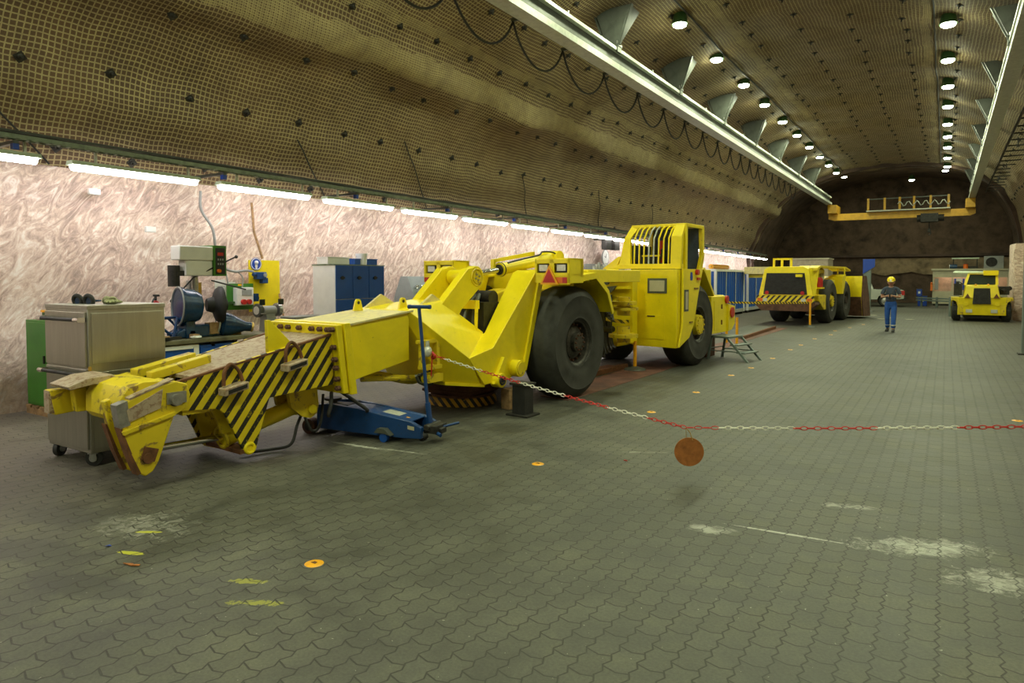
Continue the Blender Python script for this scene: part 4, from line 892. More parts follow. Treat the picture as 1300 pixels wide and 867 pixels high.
uf = P('cab_guard', MB().poly([(-.36, 3.84, 1.97), (1.12, 3.84, 1.96), (1.12, 3.84, 2.06), (-.20, 3.84, 2.07), (-.36, 3.96, 1.97), (1.12, 3.96, 1.96), (1.12, 3.96, 2.06), (-.20, 3.96, 2.07)],
      [(0, 1, 2, 3), (7, 6, 5, 4), (0, 4, 5, 1), (1, 5, 6, 2), (2, 6, 7, 3), (3, 7, 4, 0)])
      .loft([(-.20, 3.84, 2.05), (.05, 3.84, 2.05), (.05, 3.92, 2.05), (-.20, 3.92, 2.05)], [(-.12, 3.90, 2.58), (.02, 3.90, 2.58), (.02, 3.96, 2.58), (-.12, 3.96, 2.58)])
      .loft([(-.12, 3.90, 2.58), (.02, 3.90, 2.58), (.02, 3.96, 2.58), (-.12, 3.96, 2.58)], [(-.02, 4.02, 2.83), (.14, 4.06, 2.83), (.14, 4.12, 2.83), (-.02, 4.10, 2.83)])
      .loft([(.90, 3.84, 2.05), (1.12, 3.84, 2.05), (1.12, 3.92, 2.05), (.90, 3.92, 2.05)], [(.90, 3.88, 2.60), (1.12, 3.88, 2.60), (1.12, 3.96, 2.60), (.90, 3.96, 2.60)])
      .loft([(.90, 3.88, 2.60), (1.12, 3.88, 2.60), (1.12, 3.96, 2.60), (.90, 3.96, 2.60)], [(.93, 4.03, 2.84), (1.12, 4.03, 2.84), (1.12, 4.12, 2.84), (.93, 4.12, 2.84)])
      .bx(-.02, 1.12, 4.02, 4.12, 2.79, 2.85), 'yellow', bevel=0.006)
for i in range(8):
    x = .12 + i * .104; g = i in (3, 4)
    mb = MB().tube([(x, 3.87, 2.06), (x + .01, 3.87, 2.56), (x + .04, 3.96, 2.74), (x + .08, 4.07, 2.83)], .017, 8)
    obj('guard_bar', mb, 'galv' if g else 'yellow', uf, label='bare grey bar' if g else None)
obj('cross_bar', MB().bx(.28, .66, 3.885, 3.905, 2.21, 2.24), 'yellow', uf)
P('canopy_roof', MB().bx(-.02, 1.10, 4.04, 4.95, 2.81, 2.85), 'yellow_worn')
df = P('door_frame', MB().bx(1.08, 1.14, 4.02, 4.12, 1.96, 2.85).prism([(4.86, 2.85), (4.98, 2.82), (4.99, 2.20), (4.90, 1.98), (4.83, 1.98), (4.90, 2.25)], 'x', 1.06, 1.14)
      .bx(1.08, 1.14, 4.06, 4.96, 2.78, 2.85).prism([(4.60, 1.70), (4.75, 1.70), (4.98, 2.20), (4.88, 2.25)], 'x', 1.07, 1.14).bx(-.02, .05, 4.85, 4.95, 1.95, 2.85), 'yellow', bevel=0.008)
seat = P('driver_seat', MB().box((.55, 4.55, 2.0), (.50, .50, .14)).loft([(.32, 4.72, 2.05), (.78, 4.72, 2.05), (.78, 4.84, 2.05), (.32, 4.84, 2.05)], [(.38, 4.80, 2.62), (.72, 4.80, 2.62), (.72, 4.88, 2.62), (.38, 4.88, 2.62)]), 'black', bevel=0.03)
obj('back_cushion', MB().box((.55, 4.74, 2.32), (.30, .06, .40)), 'shirt', seat); obj('seat_mount', MB().box((.55, 4.55, 1.86), (.3, .3, .16)), 'dark', seat)
P('cab_back_panel', MB().bx(.0, 1.04, 4.90, 4.94, 1.95, 2.80).bx(-.02, .02, 4.0, 4.9, 1.95, 2.45), 'shirt', 'dark blue grey panel')
P('control_panel', MB().box((.30, 4.1, 2.12), (.30, .16, .26)).cyl((.55, 4.05, 2.0), (.62, 4.10, 2.32), .02).sph((.62, 4.10, 2.34), .035, 10), 'dark')
P('cab_skirt', MB().loft([(-.60, 3.86, 1.97), (-.30, 3.86, 1.97), (-.30, 3.94, 1.97), (-.60, 3.94, 1.97)], [(-.24, 3.88, 2.22), (-.18, 3.88, 2.22), (-.18, 3.94, 2.22), (-.24, 3.94, 2.22)]), 'yellow')
P('red_canister', MB().cyl((.42, 4.5, 2.1), (.42, 4.5, 2.55), .05), 'red')

# --- rear engine end
P('engine_hood', MB().prism([(4.95, 1.30), (4.95, 1.96), (6.05, 1.97), (6.12, 1.40), (6.05, 1.30)], 'x', -1.0, .88), 'yellow', bevel=0.01)
P('fender', MB().loft([(.86, 4.98, 1.96), (.86, 5.56, 1.40), (.86, 5.60, 1.44), (.86, 5.04, 2.0)], [(1.14, 4.98, 1.96), (1.14, 5.56, 1.40), (1.14, 5.60, 1.44), (1.14, 5.04, 2.0)])
      .loft([(.86, 5.60, 1.44), (.86, 5.04, 2.0), (.86, 5.35, 1.98), (.86, 5.78, 1.40)], [(1.02, 5.60, 1.44), (1.02, 5.04, 2.0), (1.02, 5.35, 1.98), (1.02, 5.78, 1.40)]), 'yellow')
P('fender', MB().loft([(-.86, 4.98, 1.96), (-.86, 5.56, 1.40), (-.86, 5.60, 1.44), (-.86, 5.04, 2.0)], [(-1.14, 4.98, 1.96), (-1.14, 5.56, 1.40), (-1.14, 5.60, 1.44), (-1.14, 5.04, 2.0)]), 'yellow')
P('hood_top_gear', MB().box((.5, 5.3, 2.01), (.7, .3, .07)).cyl((.2, 5.4, 2.0), (.2, 5.4, 2.1), .07), 'dark')
rb = P('rear_body', MB().bx(-1.0, 1.02, 5.75, 6.72, .57, 1.38).bx(-1.0, .95, 6.0, 6.7, 1.3, 1.40), 'yellow', bevel=0.01)
obj('side_door', MB().bx(1.02, 1.03, 5.9, 6.3, .65, 1.28), 'yellow', rb); obj('door_hinge', MB().box((1.035, 6.35, 1.15), (.02, .03, .1)).box((1.035, 6.35, .8), (.02, .03, .1)), 'rust', rb)
rbp = P('rear_bumper', MB().prism([(6.72, 1.20), (7.14, 1.14), (7.16, .74), (6.95, .60), (6.72, .58)], 'x', -1.05, 1.06), 'yellow', bevel=0.01)
obj('tail_lamp', MB().cyl((1.06, 6.92, 1.0), (1.09, 6.92, 1.0), .12, n=20), 'red', rbp, label='round red lamp'); obj('tail_lamp', MB().cyl((1.02, 6.66, 1.30), (1.06, 6.66, 1.30), .09, n=20), 'red', rb, label='round red lamp')
# ------------------------------------------------------------------ workshop along the left wall
# stainless tool cabinet on castors
t = thing('tool_cabinet', 'tall brushed stainless tool cabinet on castors behind the boom tip', 'cabinet', (-7.19, 3.63, 0))
W2, D2 = .41, .375
obj('body', MB().bx(-W2, W2, -D2, D2, .13, 1.50), 'stainless', t, bevel=0.008)
obj('top_tray', MB().bx(-W2 - .005, W2 + .005, -D2 - .005, D2 + .005, 1.495, 1.535), 'stainless', t, bevel=0.004)
for z0, z1, zh in ((.95, 1.47, 1.40), (.17, .93, .885)):
    d_ = obj('door_panel', MB().bx(-W2 + .02, W2 - .02, -D2 - .018, -D2, z0, z1), 'stainless', t, bevel=0.004)
    h_ = obj('handle', MB().cyl((-.36, -D2 - .075, zh), (.36, -D2 - .075, zh), .017, n=12), 'black', d_, label='black grip handle')
    for q in (-1, 1): obj('handle_end', MB().box((q * .37, -D2 - .045, zh), (.04, .08, .045)).cyl((q * .32, -D2 - .075, zh), (q * .41, -D2 - .075, zh), .02), 'chrome', d_, label='chrome handle end')
obj('side_panel', MB().bx(W2, W2 + .006, -D2 + .03, D2 - .03, .98, 1.46), 'stainless', t, bevel=0.002)
obj('side_panel', MB().bx(W2, W2 + .006, -D2 + .03, D2 - .03, .17, .90), 'stainless', t, bevel=0.002)
obj('corner_strip', MB().bx(W2 - .004, W2 + .008, -D2 - .006, -D2 + .02, .92, .96), 'brass', t)
for x, y, a in ((-.34, -.31, .5), (.34, -.31, -.9), (-.34, .31, .3), (.34, .31, 1.2)):
    c_ = obj('castor', MB().cyl((-.022, 0, .075), (.022, 0, .075), .075, n=24), 'black', t, loc=(x, y, 0), rz=a)
    obj('castor_fork', MB().bx(-.035, -.028, -.03, .03, .06, .128).bx(.028, .035, -.03, .03, .06, .128).bx(-.04, .04, -.045, .045, .118, .130).cyl((-.036, 0, .075), (.036, 0, .075), .035, n=16), 'steel', c_)
# things on the cabinet
t = thing('safety_goggles', 'dark safety goggles lying on top of the stainless cabinet', 'goggles', (-7.28, 3.46, 1.535), .3)
obj('frame', MB().torus((-.07, 0, .035), (0, 1, .2), .05, .02, 20, 8).torus((.07, 0, .035), (0, 1, .2), .05, .02, 20, 8).cyl((-.02, 0, .045), (.02, 0, .045), .012), 'black', t)
obj('strap', MB().tube(curve_pts([(-.12, 0, .035), (-.13, .08, .03), (0, .12, .025), (.13, .08, .03), (.12, 0, .035)], 6), .01, 6), 'navy', t)
obj('lens', MB().cyl((-.07, -.006, .035), (-.07, .006, .035), .05, n=20).cyl((.07, -.006, .035), (.07, .006, .035), .05, n=20), 'navy', t)
t = thing('work_gloves', 'pair of crumpled olive work gloves on top of the stainless cabinet', 'gloves', (-7.0, 3.60, 1.537), -.2)
for k, (dx, a) in enumerate(((-.05, .1), (.06, -.3))):
    mb = MB(); R_ = Matrix.Rotation(a, 3, 'Z')
    mb.sph(R_ @ Vector((dx, 0, .022)), .055, 12, .42)
    for f in range(4): mb.tube([R_ @ Vector((dx + .03, -.035 + .023 * f, .02)), R_ @ Vector((dx + .08, -.045 + .028 * f, .03)), R_ @ Vector((dx + .12, -.05 + .03 * f, .014))], [.014, .013, .010], 8)
    mb.tube([R_ @ Vector((dx, .04, .02)), R_ @ Vector((dx + .04, .08, .02))], [.015, .011], 8)
    mb.tube([R_ @ Vector((dx - .02, 0, .025)), R_ @ Vector((dx - .09, 0, .03))], [.04, .045], 10)
    obj('glove', mb, 'cloth', t)

# green cabinet on a timber pallet
t = thing('green_cabinet', 'narrow green steel cabinet standing on timber against the left rock wall', 'cabinet', (-9.96, 4.42, .12))
obj('body', MB().bx(-.34, .30, -.25, .25, 0, 1.12), 'green', t, bevel=0.006); obj('door', MB().bx(-.31, .27, -.262, -.25, .03, 1.09), 'green', t, bevel=0.004)
obj('handle', MB().box((.20, -.275, .62), (.02, .02, .10)), 'black', t)
t = thing('timber_pallet', 'low timber pallet beneath the green steel cabinet', 'pallet', (-9.96, 4.42, 0))
for y in (-.22, 0, .22): obj('bearer', MB().box((0, y, .04), (.7, .09, .08)), 'wood', t)
for x in (-.28, -.1, .1, .28): obj('board', MB().box((x, 0, .10), (.12, .55, .03)), 'wood', t)
t = thing('lidded_bin', 'small dark green box with a yellow lid on the green cabinet', 'box', (-9.88, 4.42, 1.242))
obj('bin', MB().bx(-.2, .2, -.15, .15, 0, .10), 'greendk', t, bevel=.01); obj('lid', MB().bx(-.21, .21, -.16, .16, .10, .125), 'amber', t)
t = thing('wall_socket', 'small blue socket on the rock wall at the left photo edge', 'socket', (-10.56, 3.80, 1.00))
obj('box_body', MB().box((0, 0, 0), (.10, .14, .2)), 'bluepaint', t, bevel=.01); obj('flap', MB().cyl((.05, 0, -.02), (.08, 0, -.02), .05, n=16), 'bluepaint', t)

# workbench
t = thing('workbench', 'oily workbench with crossed steel legs behind the stainless cabinet', 'workbench', (-9.28, 5.85, 0))
obj('bench_top', MB().bx(-.42, .42, -1.25, 1.22, .875, .935), 'benchtop', t, bevel=.008)
for y in (-.95, .30, .98):
    for s in (1, -1): obj('leg', MB().loft([(s * .32, y - .22, 0), (s * .32 + .04, y - .22, 0), (s * .32 + .04, y - .16, 0), (s * .32, y - .16, 0)], [(s * .32, y + .18, .875), (s * .32 + .04, y + .18, .875), (s * .32 + .04, y + .24, .875), (s * .32, y + .24, .875)])
        .loft([(s * .32, y + .18, 0), (s * .32 + .04, y + .18, 0), (s * .32 + .04, y + .24, 0), (s * .32, y + .24, 0)], [(s * .32, y - .22, .875), (s * .32 + .04, y - .22, .875), (s * .32 + .04, y - .16, .875), (s * .32, y - .16, .875)]), 'dark', t)
t = thing('drawer_cabinet', 'blue and white drawer cabinet tucked under the workbench', 'cabinet', (-9.20, 5.30, 0))
obj('body', MB().bx(-.3, .3, -.45, .45, .04, .86), 'white', t, bevel=.006)
for k in range(5): d_ = obj('drawer', MB().bx(.30, .315, -.38, .36, .08 + k * .155, .20 + k * .155), 'bluepaint', t, bevel=.003); obj('pull', MB().bx(.315, .335, -.36, .34, .185 + k * .155, .205 + k * .155), 'white', d_)
t = thing('tool_cupboard', 'plain blue cupboard under the right half of the workbench', 'cupboard', (-9.20, 6.12, 0))
obj('body', MB().bx(-.28, .28, -.36, .36, .04, .84), 'bluepaint', t, bevel=.006); obj('door', MB().bx(.28, .292, -.34, .34, .07, .81), 'bluepaint', t); obj('knob', MB().sph((.30, .25, .5), .02, 10), 'black', t)

# blue gearbox parts on the bench
t = thing('axle_housing', 'large blue axle housing with dark bell flange on the workbench', 'machine part', (-9.20, 6.14, .937))
obj('bell_casting', MB().lathe([(.0, -.02), (.10, -.02), (.20, .02), (.24, .10), (.26, .24), (.28, .27), (.28, .30), (.0, .30)], (.08, -.22, .44), (-.25, -1, 0.04), 36).box((.05, -.42, .18), (.22, .14, .36)), 'navy', t, bevel=.004)
obj('flange_face', MB().torus((.0, -.51, .45), (-.25, -1, .04), .27, .015, 36, 6), 'grey', t)
obj('ring_gear', MB().lathe([(0, -.12), (.09, -.12), (.12, -.03), (.24, .02), (.27, .06), (.27, .09), (.22, .10), (.10, .05), (.09, .16), (0, .16)], (.14, -.02, .46), (.35, 1, 0), 36), 'black', t, label='glossy black bell flange')
obj('base_casting', MB().prism([(-.62, 0), (.30, 0), (.30, .10), (.10, .18), (-.40, .18), (-.62, .08)], 'x', -.12, .14), 'navy', t, bevel=.02)
obj('wood_chock', MB().box((.1, -.05, .12), (.14, .14, .16)), 'wood', t)
t = thing('diff_housing', 'blue pear-shaped casting with a brass mouth at the right end of the workbench', 'machine part', (-9.15, 6.38, .937))
obj('casting', MB().lathe([(0, -.02), (.15, -.02), (.19, .03), (.17, .12), (.12, .24), (.075, .34), (.07, .44), (0, .44)], (.02, -.12, .17), (.45, 1, -.16), 30), 'navy', t)
obj('mouth', MB().torus((.20, .28, .105), (.45, 1, -.16), .055, .022, 24, 8).cyl((.19, .26, .11), (.20, .285, .105), .05, n=20), 'brass', t)
obj('rim_bead', MB().torus((.0, -.16, .18), (.45, 1, -.16), .18, .012, 30, 6), 'galv', t); obj('chock', MB().box((.02, .05, .03), (.2, .2, .06)), 'wood', t)
t = thing('tube_frame', 'blue tubular frame lying on the left end of the workbench', 'frame', (-9.15, 5.42, .937))
for k, (a, b_) in enumerate((((0, -.30, .30), (0, .14, .30)), ((0, .14, .30), (.05, .44, .02)), ((0, -.22, .30), (.03, .08, .03)), ((-.2, -.25, .28), (-.2, .15, .28)), ((-.2, .15, .28), (-.2, .4, .02)), ((0, -.30, .30), (-.2, -.25, .28)), ((0, .14, .30), (-.2, .15, .28)), ((0, -.30, .30), (.02, -.36, .03)), ((.08, .05, .02), (.08, .12, .30)))):
    obj('tube', MB().cyl(a, b_, .018, n=10), 'blue', t)
obj('foot_plate', MB().box((.02, -.12, .02), (.28, .5, .04)), 'dark', t); obj('clamp', MB().box((.05, .36, .05), (.12, .14, .10)), 'navy', t)
t = thing('oil_tray', 'dark oval oil tray at the left end of the workbench', 'tray', (-8.98, 5.22, .937))
obj('tray', MB().lathe([(0, 0), (.13, 0), (.16, .05), (.15, .05), (.12, .012), (0, .012)], (0, 0, 0), (0, 0, 1), 28), 'black', t)
t = thing('rag', 'crumpled white rag on the workbench beside the tube frame', 'rag', (-8.92, 5.72, .937))
mb = MB(); mb.sph((0, 0, .02), .07, 14, .35)
for v in mb.bm.verts: v.co += Vector((noise.noise(v.co * 30), noise.noise(v.co * 25 + Vector((3, 0, 0))), .4 * noise.noise(v.co * 40))) * .03; v.co.z = max(0.0, v.co.z)
obj('cloth', mb, 'white', t)
for x, y, lab in ((-9.05, 5.30, 'small wooden block under the blue tube frame'), (-9.02, 5.72, 'small wooden block beside the blue axle housing')):
    tag(obj('timber_block', MB().box((0, 0, .03), (.12, .09, .06)), 'wood', loc=(x + .06, y, .937), bevel=.004), lab, 'block')

# pillar drill behind the bench
t = thing('pillar_drill', 'white headed pillar drill with green control panel behind the workbench', 'drill', (-9.98, 6.35, 0))
obj('base', MB().box((-.02, 0, .06), (.34, .45, .12)), 'greendk', t, bevel=.01); obj('column', MB().cyl((-.05, 0, .12), (-.05, 0, 1.75), .06, n=20), 'steel', t)
hd = obj('head', MB().bx(.02, .26, -.36, .20, 2.06, 2.28).bx(.04, .24, -.25, .20, 1.82, 2.06), 'white', t, bevel=.015)
obj('control_panel', MB().bx(-.1, .27, .20, .42, 1.82, 2.30), 'green', hd, label='green framed control panel'); obj('panel_face', MB().bx(.27, .28, .23, .39, 1.85, 2.26), 'black', hd)
obj('digital_display', MB().bx(.28, .284, .26, .36, 2.14, 2.19), 'red', hd); obj('stop_knob', MB().cyl((.28, .27, 1.90), (.32, .27, 1.90), .028, n=14), 'orange', hd)
mb = MB()
for k in range(6): mb.box((.282, .27 + .04 * (k % 3), 2.08 - .07 * (k // 3)), (.006, .022, .03))
obj('buttons', mb, 'grey', hd)
obj('spindle', MB().cyl((.1, -.02, 1.82), (.1, -.02, 1.55), .05).cyl((.1, -.02, 1.55), (.1, -.02, 1.42), .03), 'steel', t)
obj('feed_lever', MB().cyl((.2, -.10, 1.80), (.35, -.55, 1.45), .012).sph((.35, -.55, 1.45), .028, 10).cyl((.2, -.1, 1.80), (.3, .55, 2.12), .012).sph((.3, .58, 2.13), .028, 10).cyl((.2, .2, 1.75), (.3, .75, 1.60), .012), 'black', t)
obj('motor', MB().cyl((.1, -.36, 1.98), (.1, -.36, 1.66), .085, n=20).box((.14, -.30, 1.86), (.12, .12, .08)), 'dark', t)
obj('drill_table', MB().bx(-.15, .28, -.2, .22, 1.36, 1.40), 'steel', t); obj('clamp_arm', MB().bx(.05, .12, .02, .08, 1.40, 1.72), 'brass', t)
t = thing('fire_extinguisher', 'red fire extinguisher standing behind the blue axle housing', 'extinguisher', (-9.62, 5.55, .937))
obj('cylinder', MB().lathe([(0, 0), (.075, 0), (.08, .02), (.08, .42), (.05, .5), (.02, .53), (0, .53)], (0, 0, 0), (0, 0, 1), 22), 'red', t)
obj('valve', MB().cyl((0, 0, .52), (0, 0, .60), .018).box((.02, 0, .60), (.12, .03, .03)), 'black', t); obj('hose', MB().tube(curve_pts([(0, 0, .58), (.09, -.1, .5), (.12, -.12, .3), (.11, -.09, .1)], 6), .012, 8), 'black', t)
obj('bracket', MB().box((-.08, 0, .25), (.04, .1, .04)), 'dark', t)
t = thing('notice_sheet', 'white notice sheets hanging on the wall right of the pillar drill', 'notice', (-10.56, 7.29, 1.34))
obj('sheet', MB().bx(0, .008, -.16, .05, .12, .42), 'white', t); obj('sheet', MB().bx(0, .008, .07, .24, .10, .38), 'white', t, label='white sheet with grey lines')
obj('printed_lines', MB().bx(.008, .010, .09, .22, .20, .205).bx(.008, .010, .09, .22, .25, .255).bx(.008, .010, -.14, .03, .3, .305), 'grey', t); obj('shelf', MB().bx(0, .12, -.1, .28, .0, .04), 'greendk', t)

# green socket board, yellow board, pipe, cables
t = thing('socket_board', 'green board with grey socket box and red sockets on the rock wall', 'electrical board', (-10.53, 7.58, 1.26))
obj('board', MB().bx(0, .03, -.25, .28, -.03, .43), 'greendk' if False else 'green', t, bevel=.004); bx_ = obj('socket_box', MB().bx(.03, .14, -.14, .20, .05, .36), 'white', t, bevel=.01, label='pale grey box')
for y in (-.02, .09): obj('red_socket', MB().cyl((.14, y, .11), (.19, y, .11), .045, n=18), 'red', bx_, label='red socket'); 
obj('breaker_window', MB().bx(.14, .146, -.04, .16, .22, .32), 'grey', bx_); obj('blue_socket', MB().cyl((.14, .25, .17), (.17, .25, .17), .045).box((.10, .25, .18), (.10, .10, .14)), 'navy', bx_, label='dark blue socket'); obj('label_plate', MB().bx(.03, .034, -.04, .05, .39, .42), 'amber', t)
t = thing('yellow_board', 'yellow backing board with blue pictogram and valve on the rock wall', 'board', (-10.56, 8.16, 1.18))
obj('panel', MB().bx(0, .03, -.36, .30, 0, .93), 'yellow', t, bevel=.004)
sg = obj('sign_disc', MB().cyl((.03, -.22, .86), (.042, -.22, .86), .115, n=32), 'signblue', t, label='round blue sign')
obj('sign_ring', MB().torus((.042, -.22, .86), (1, 0, 0), .100, .007, 32, 6), 'white', sg)
obj('pictogram', MB().sph((.045, -.22, .885), .038, 12).prism([(-.245, .80), (-.195, .80), (-.195, .86), (-.245, .86)], 'x', .04, .05).prism([(-.235, .77), (-.205, .77), (-.205, .80), (-.235, .80)], 'x', .04, .05), 'white', sg)
vv = obj('air_unit', MB().box((.09, -.18, .65), (.12, .20, .13)).box((.09, -.10, .56), (.10, .12, .10)).cyl((.1, -.34, .67), (.1, -.22, .67), .035), 'blue', t, bevel=.01, label='bright blue air service unit')
obj('gauge', MB().cyl((.15, -.12, .66), (.17, -.12, .66), .035, n=18), 'grey', vv)
t = thing('bench_grinder', 'double ended bench grinder on a grey pedestal beneath the yellow board', 'grinder', (-9.80, 7.62, 0))
obj('pedestal', MB().loft([(-.16, -.16, 0), (.16, -.16, 0), (.16, .16, 0), (-.16, .16, 0)], [(-.09, -.09, 1.13), (.09, -.09, 1.13), (.09, .09, 1.13), (-.09, .09, 1.13)]), 'grey', t)
obj('motor', MB().cyl((0, -.13, 1.23), (0, .13, 1.23), .085, n=24).box((0, 0, 1.15), (.14, .18, .05)), 'grey', t, bevel=.006); 
for s in (1, -1): g_ = obj('wheel_guard', MB().cyl((0, s * .16, 1.24), (0, s * .23, 1.24), .115, n=28), 'galvdark' if s < 0 else 'steel', t, bevel=.006); obj('grinding_wheel', MB().cyl((.0, s * .225, 1.24), (.0, s * .24, 1.24), .07, n=24), 'white', g_); obj('tool_rest', MB().box((.13, s * .19, 1.19), (.08, .06, .015)), 'steel', g_)
obj('eye_shield', MB().box((.10, .19, 1.38), (.02, .10, .10)).box((.10, -.19, 1.38), (.02, .10, .10)), 'glass', t)
tag(obj('copper_pipe', MB().tube([(-10.58, 7.91, 3.14), (-10.58, 7.95, 2.62), (-10.56, 8.11, 2.14)], .022, 8).tube([(-10.52, 8.44, 1.49), (-10.22, 8.32, .9), (-10.48, 8.59, 0.05)], .018, 8), 'orange' if False else 'wood'), 'ochre pipe running down the rock wall to the yellow board', 'pipe')
tag(obj('power_cable', MB().tube(curve_pts([(-10.56, 6.90, 3.24), (-10.55, 6.90, 2.93), (-10.53, 7.09, 2.62), (-10.55, 7.17, 2.21), (-10.54, 7.29, 1.98), (-10.52, 7.50, 1.90), (-10.50, 7.70, 1.92), (-10.45, 7.83, 1.90)], 8), .022, 8)
    .tube(curve_pts([(-10.55, 7.29, 1.98), (-10.52, 7.33, 1.85), (-10.50, 7.35, 1.66)], 6), .012, 6).tube(curve_pts([(-10.53, 7.56, 1.90), (-10.50, 7.64, 1.80), (-10.49, 7.62, 1.62)], 6), .012, 6), 'grey'), 'grey power cable snaking down the rock wall to the green board', 'cable')
for y, z, lab in ((5.85, 2.55, 'small white wall bracket beneath the second lamp'), (5.05, 3.05, 'small white junction box hanging beside the first lamps')):
    tag(obj('junction_box', MB().box((0, 0, 0), (.06, .16, .09)), 'white', loc=(-10.55, y * 1.03, z), bevel=.01), lab, 'junction box')

# lockers
t = thing('locker_cabinet', 'blue fronted locker cabinet with white side, nine doors, against the rock wall', 'locker', (-9.92, 9.64, 0))
obj('body', MB().bx(-.30, .30, -.66, .66, .05, 2.03), 'white', t, bevel=.006); obj('plinth', MB().bx(-.28, .27, -.63, .63, 0, .05), 'dark', t); obj('top_edge', MB().bx(-.31, .31, -.67, .67, 2.02, 2.045), 'trunk', t)
for i in range(3):
    for k in range(3):
        d_ = obj('locker_door', MB().bx(.30, .315, -.65 + i * .435, -.65 + i * .435 + .425, .10 + k * .645, .10 + k * .645 + .635), 'bluepaint', t, bevel=.004)
        obj('door_handle', MB().box((.325, -.49 + i * .435, .50 + k * .645), (.03, .10, .03)).cyl((.315, -.49 + i * .435, .50 + k * .645), (.335, -.49 + i * .435, .50 + k * .645), .035, n=16), 'black', d_)
for nm, x, y, w_, d_, h, mt, lab in (('storage_box', -9.95, 9.25, .3, .55, .12, 'white', 'low white box on top of the blue lockers'), ('tool_box', -9.9, 9.72, .25, .16, .10, 'bluepaint', 'small blue box left of the tub on the lockers'), ('tool_box', -9.9, 10.12, .25, .30, .10, 'bluepaint', 'small blue box right of the tub on the lockers')):
    t = thing(nm, lab, 'box', (x, y, 2.047)); obj('box_body', MB().bx(-w_ / 2, w_ / 2, -d_ / 2, d_ / 2, 0, h), mt, t, bevel=.008); obj('lid', MB().bx(-w_ / 2 - .006, w_ / 2 + .006, -d_ / 2 - .006, d_ / 2 + .006, h, h + .02), mt, t)
t = thing('white_tub', 'white plastic tub on top of the blue lockers', 'tub', (-9.85, 9.90, 2.047)); obj('tub', MB().lathe([(0, 0), (.10, 0), (.11, .18), (.12, .18), (.12, .2), (0, .2)], (0, 0, 0), (0, 0, 1), 24), 'white', t); obj('lid', MB().cyl((0, 0, .2), (0, 0, .225), .118, n=24), 'white', t)
tag(obj('steel_box', MB().bx(-.2, .2, -.35, .35, 0, 1.05).bx(-.21, .21, -.36, .36, 1.05, 1.09), 'grey', loc=(-10.05, 8.60, 0), bevel=.01), 'low grey steel box between the yellow board and the white locker side', 'box')

# hydraulic test panel behind the boom
t = thing('hydraulic_panel', 'grey hydraulic test panel with rows of silver fittings against the wall', 'control panel', (-10.0, 11.95, 0))
obj('cabinet', MB().bx(-.3, .3, -.62, .62, .0, 1.35), 'panelgrey', t, bevel=.01)
obj('sloping_face', MB().prism([(.30, 1.35), (.10, 1.82), (-.1, 1.82), (-.3, 1.35)], 'y', -.62, .62) , 'panelgrey', t, bevel=.006)
for r in range(2):
    for k in range(7):
        y = -.50 + k * .165; z = 1.44 + r * .13; x = .27 - (z - 1.35) * .43
        obj('fitting', MB().cyl((x, y, z), (x + .10, y, z + .03), .035, n=10).cyl((x + .1, y, z + .03), (x + .13, y, z + .04), .022, n=10), 'chrome', t, label='silver screw fitting')
t = thing('pipe_rack', 'rack of upright silver pipes on a bench behind the cab', 'rack', (-9.9, 21.6, 0.55))
obj('bench', MB().bx(-.35, .35, -1.3, 1.6, .95, 1.02), 'grey', t)
for y in (-1.2, 0.2, 1.5): obj('leg', MB().bx(-.3, .3, y - .03, y + .03, -.55, .95), 'grey', t)
for k in range(14): obj('pipe', MB().cyl((.1, -1.15 + k * .19, 1.02), (.1, -1.15 + k * .19, 1.62 + .12 * ((k * 7) % 3) / 2), .055, n=12), 'galv', t, label='silver pipe')
obj('back_board', MB().bx(-.2, -.15, -1.3, 1.6, 1.02, 1.7), 'grey', t)
t = thing('wall_clock', 'round white wall clock on the rock wall behind the machine', 'clock', (-10.56, 22.90, 2.52))
obj('face', MB().cyl((0, 0, 0), (.05, 0, 0), .27, n=36), 'white', t); obj('rim', MB().torus((.04, 0, 0), (1, 0, 0), .275, .02, 36, 6), 'grey', t)
obj('hands', MB().box((.055, .03, .06), (.006, .02, .18), Matrix.Rotation(-.5, 3, 'X')).box((.055, -.04, .02), (.006, .02, .12), Matrix.Rotation(1.2, 3, 'X')), 'black', t)
t = thing('twin_floodlight', 'dark twin floodlight hanging at the lamp line left of the cab', 'floodlight', (-10.0, 22.2, 2.98))
for y in (-.35, .35): h_ = obj('lamp_head', MB().box((0, y, -.05), (.2, .42, .34)), 'dark', t, bevel=.01)
obj('bracket', MB().box((0, 0, .16), (.1, 1.2, .05)).box((-.34, 0, .16), (.62, .06, .05)), 'galvdark', t)
tag(obj('paint_stick', MB().cyl((0, 0, .0), (0, 0, .05), .07, n=16), 'amber', loc=(-10.0, 10.95, 1.37)), 'tiny yellow pot beside the hydraulic test panel', 'pot') if False else None

# ------------------------------------------------------------------ jack, stand, turntable, posts
t = thing('floor_jack', 'long blue trolley jack with upright handle on the floor beside the boom', 'jack', (-6.08, 5.40, 0), math.atan2(.25, 1.35))
obj('side_frame', MB().prism([(.0, .07), (.0, .34), (.18, .36), (.55, .33), (1.22, .24), (1.36, .18), (1.36, .06), (1.15, .05), (.85, .05)], 'y', -.03, .03), 'blue', t, bevel=.006)
obj('side_frame', MB().prism([(.0, .07), (.0, .34), (.18, .36), (.55, .33), (1.22, .24), (1.36, .18), (1.36, .06), (1.15, .05), (.85, .05)], 'y', .31, .37), 'blue', t, bevel=.006)
obj('top_cover', MB().prism([(.30, .335), (.55, .325), (1.22, .235), (1.22, .225), (.55, .31), (.30, .32)], 'y', .0, .34), 'blue', t); obj('lift_arm', MB().prism([(-.02, .24), (.02, .33), (.35, .34), (.40, .30), (.2, .22)], 'y', .08, .26), 'dark', t)
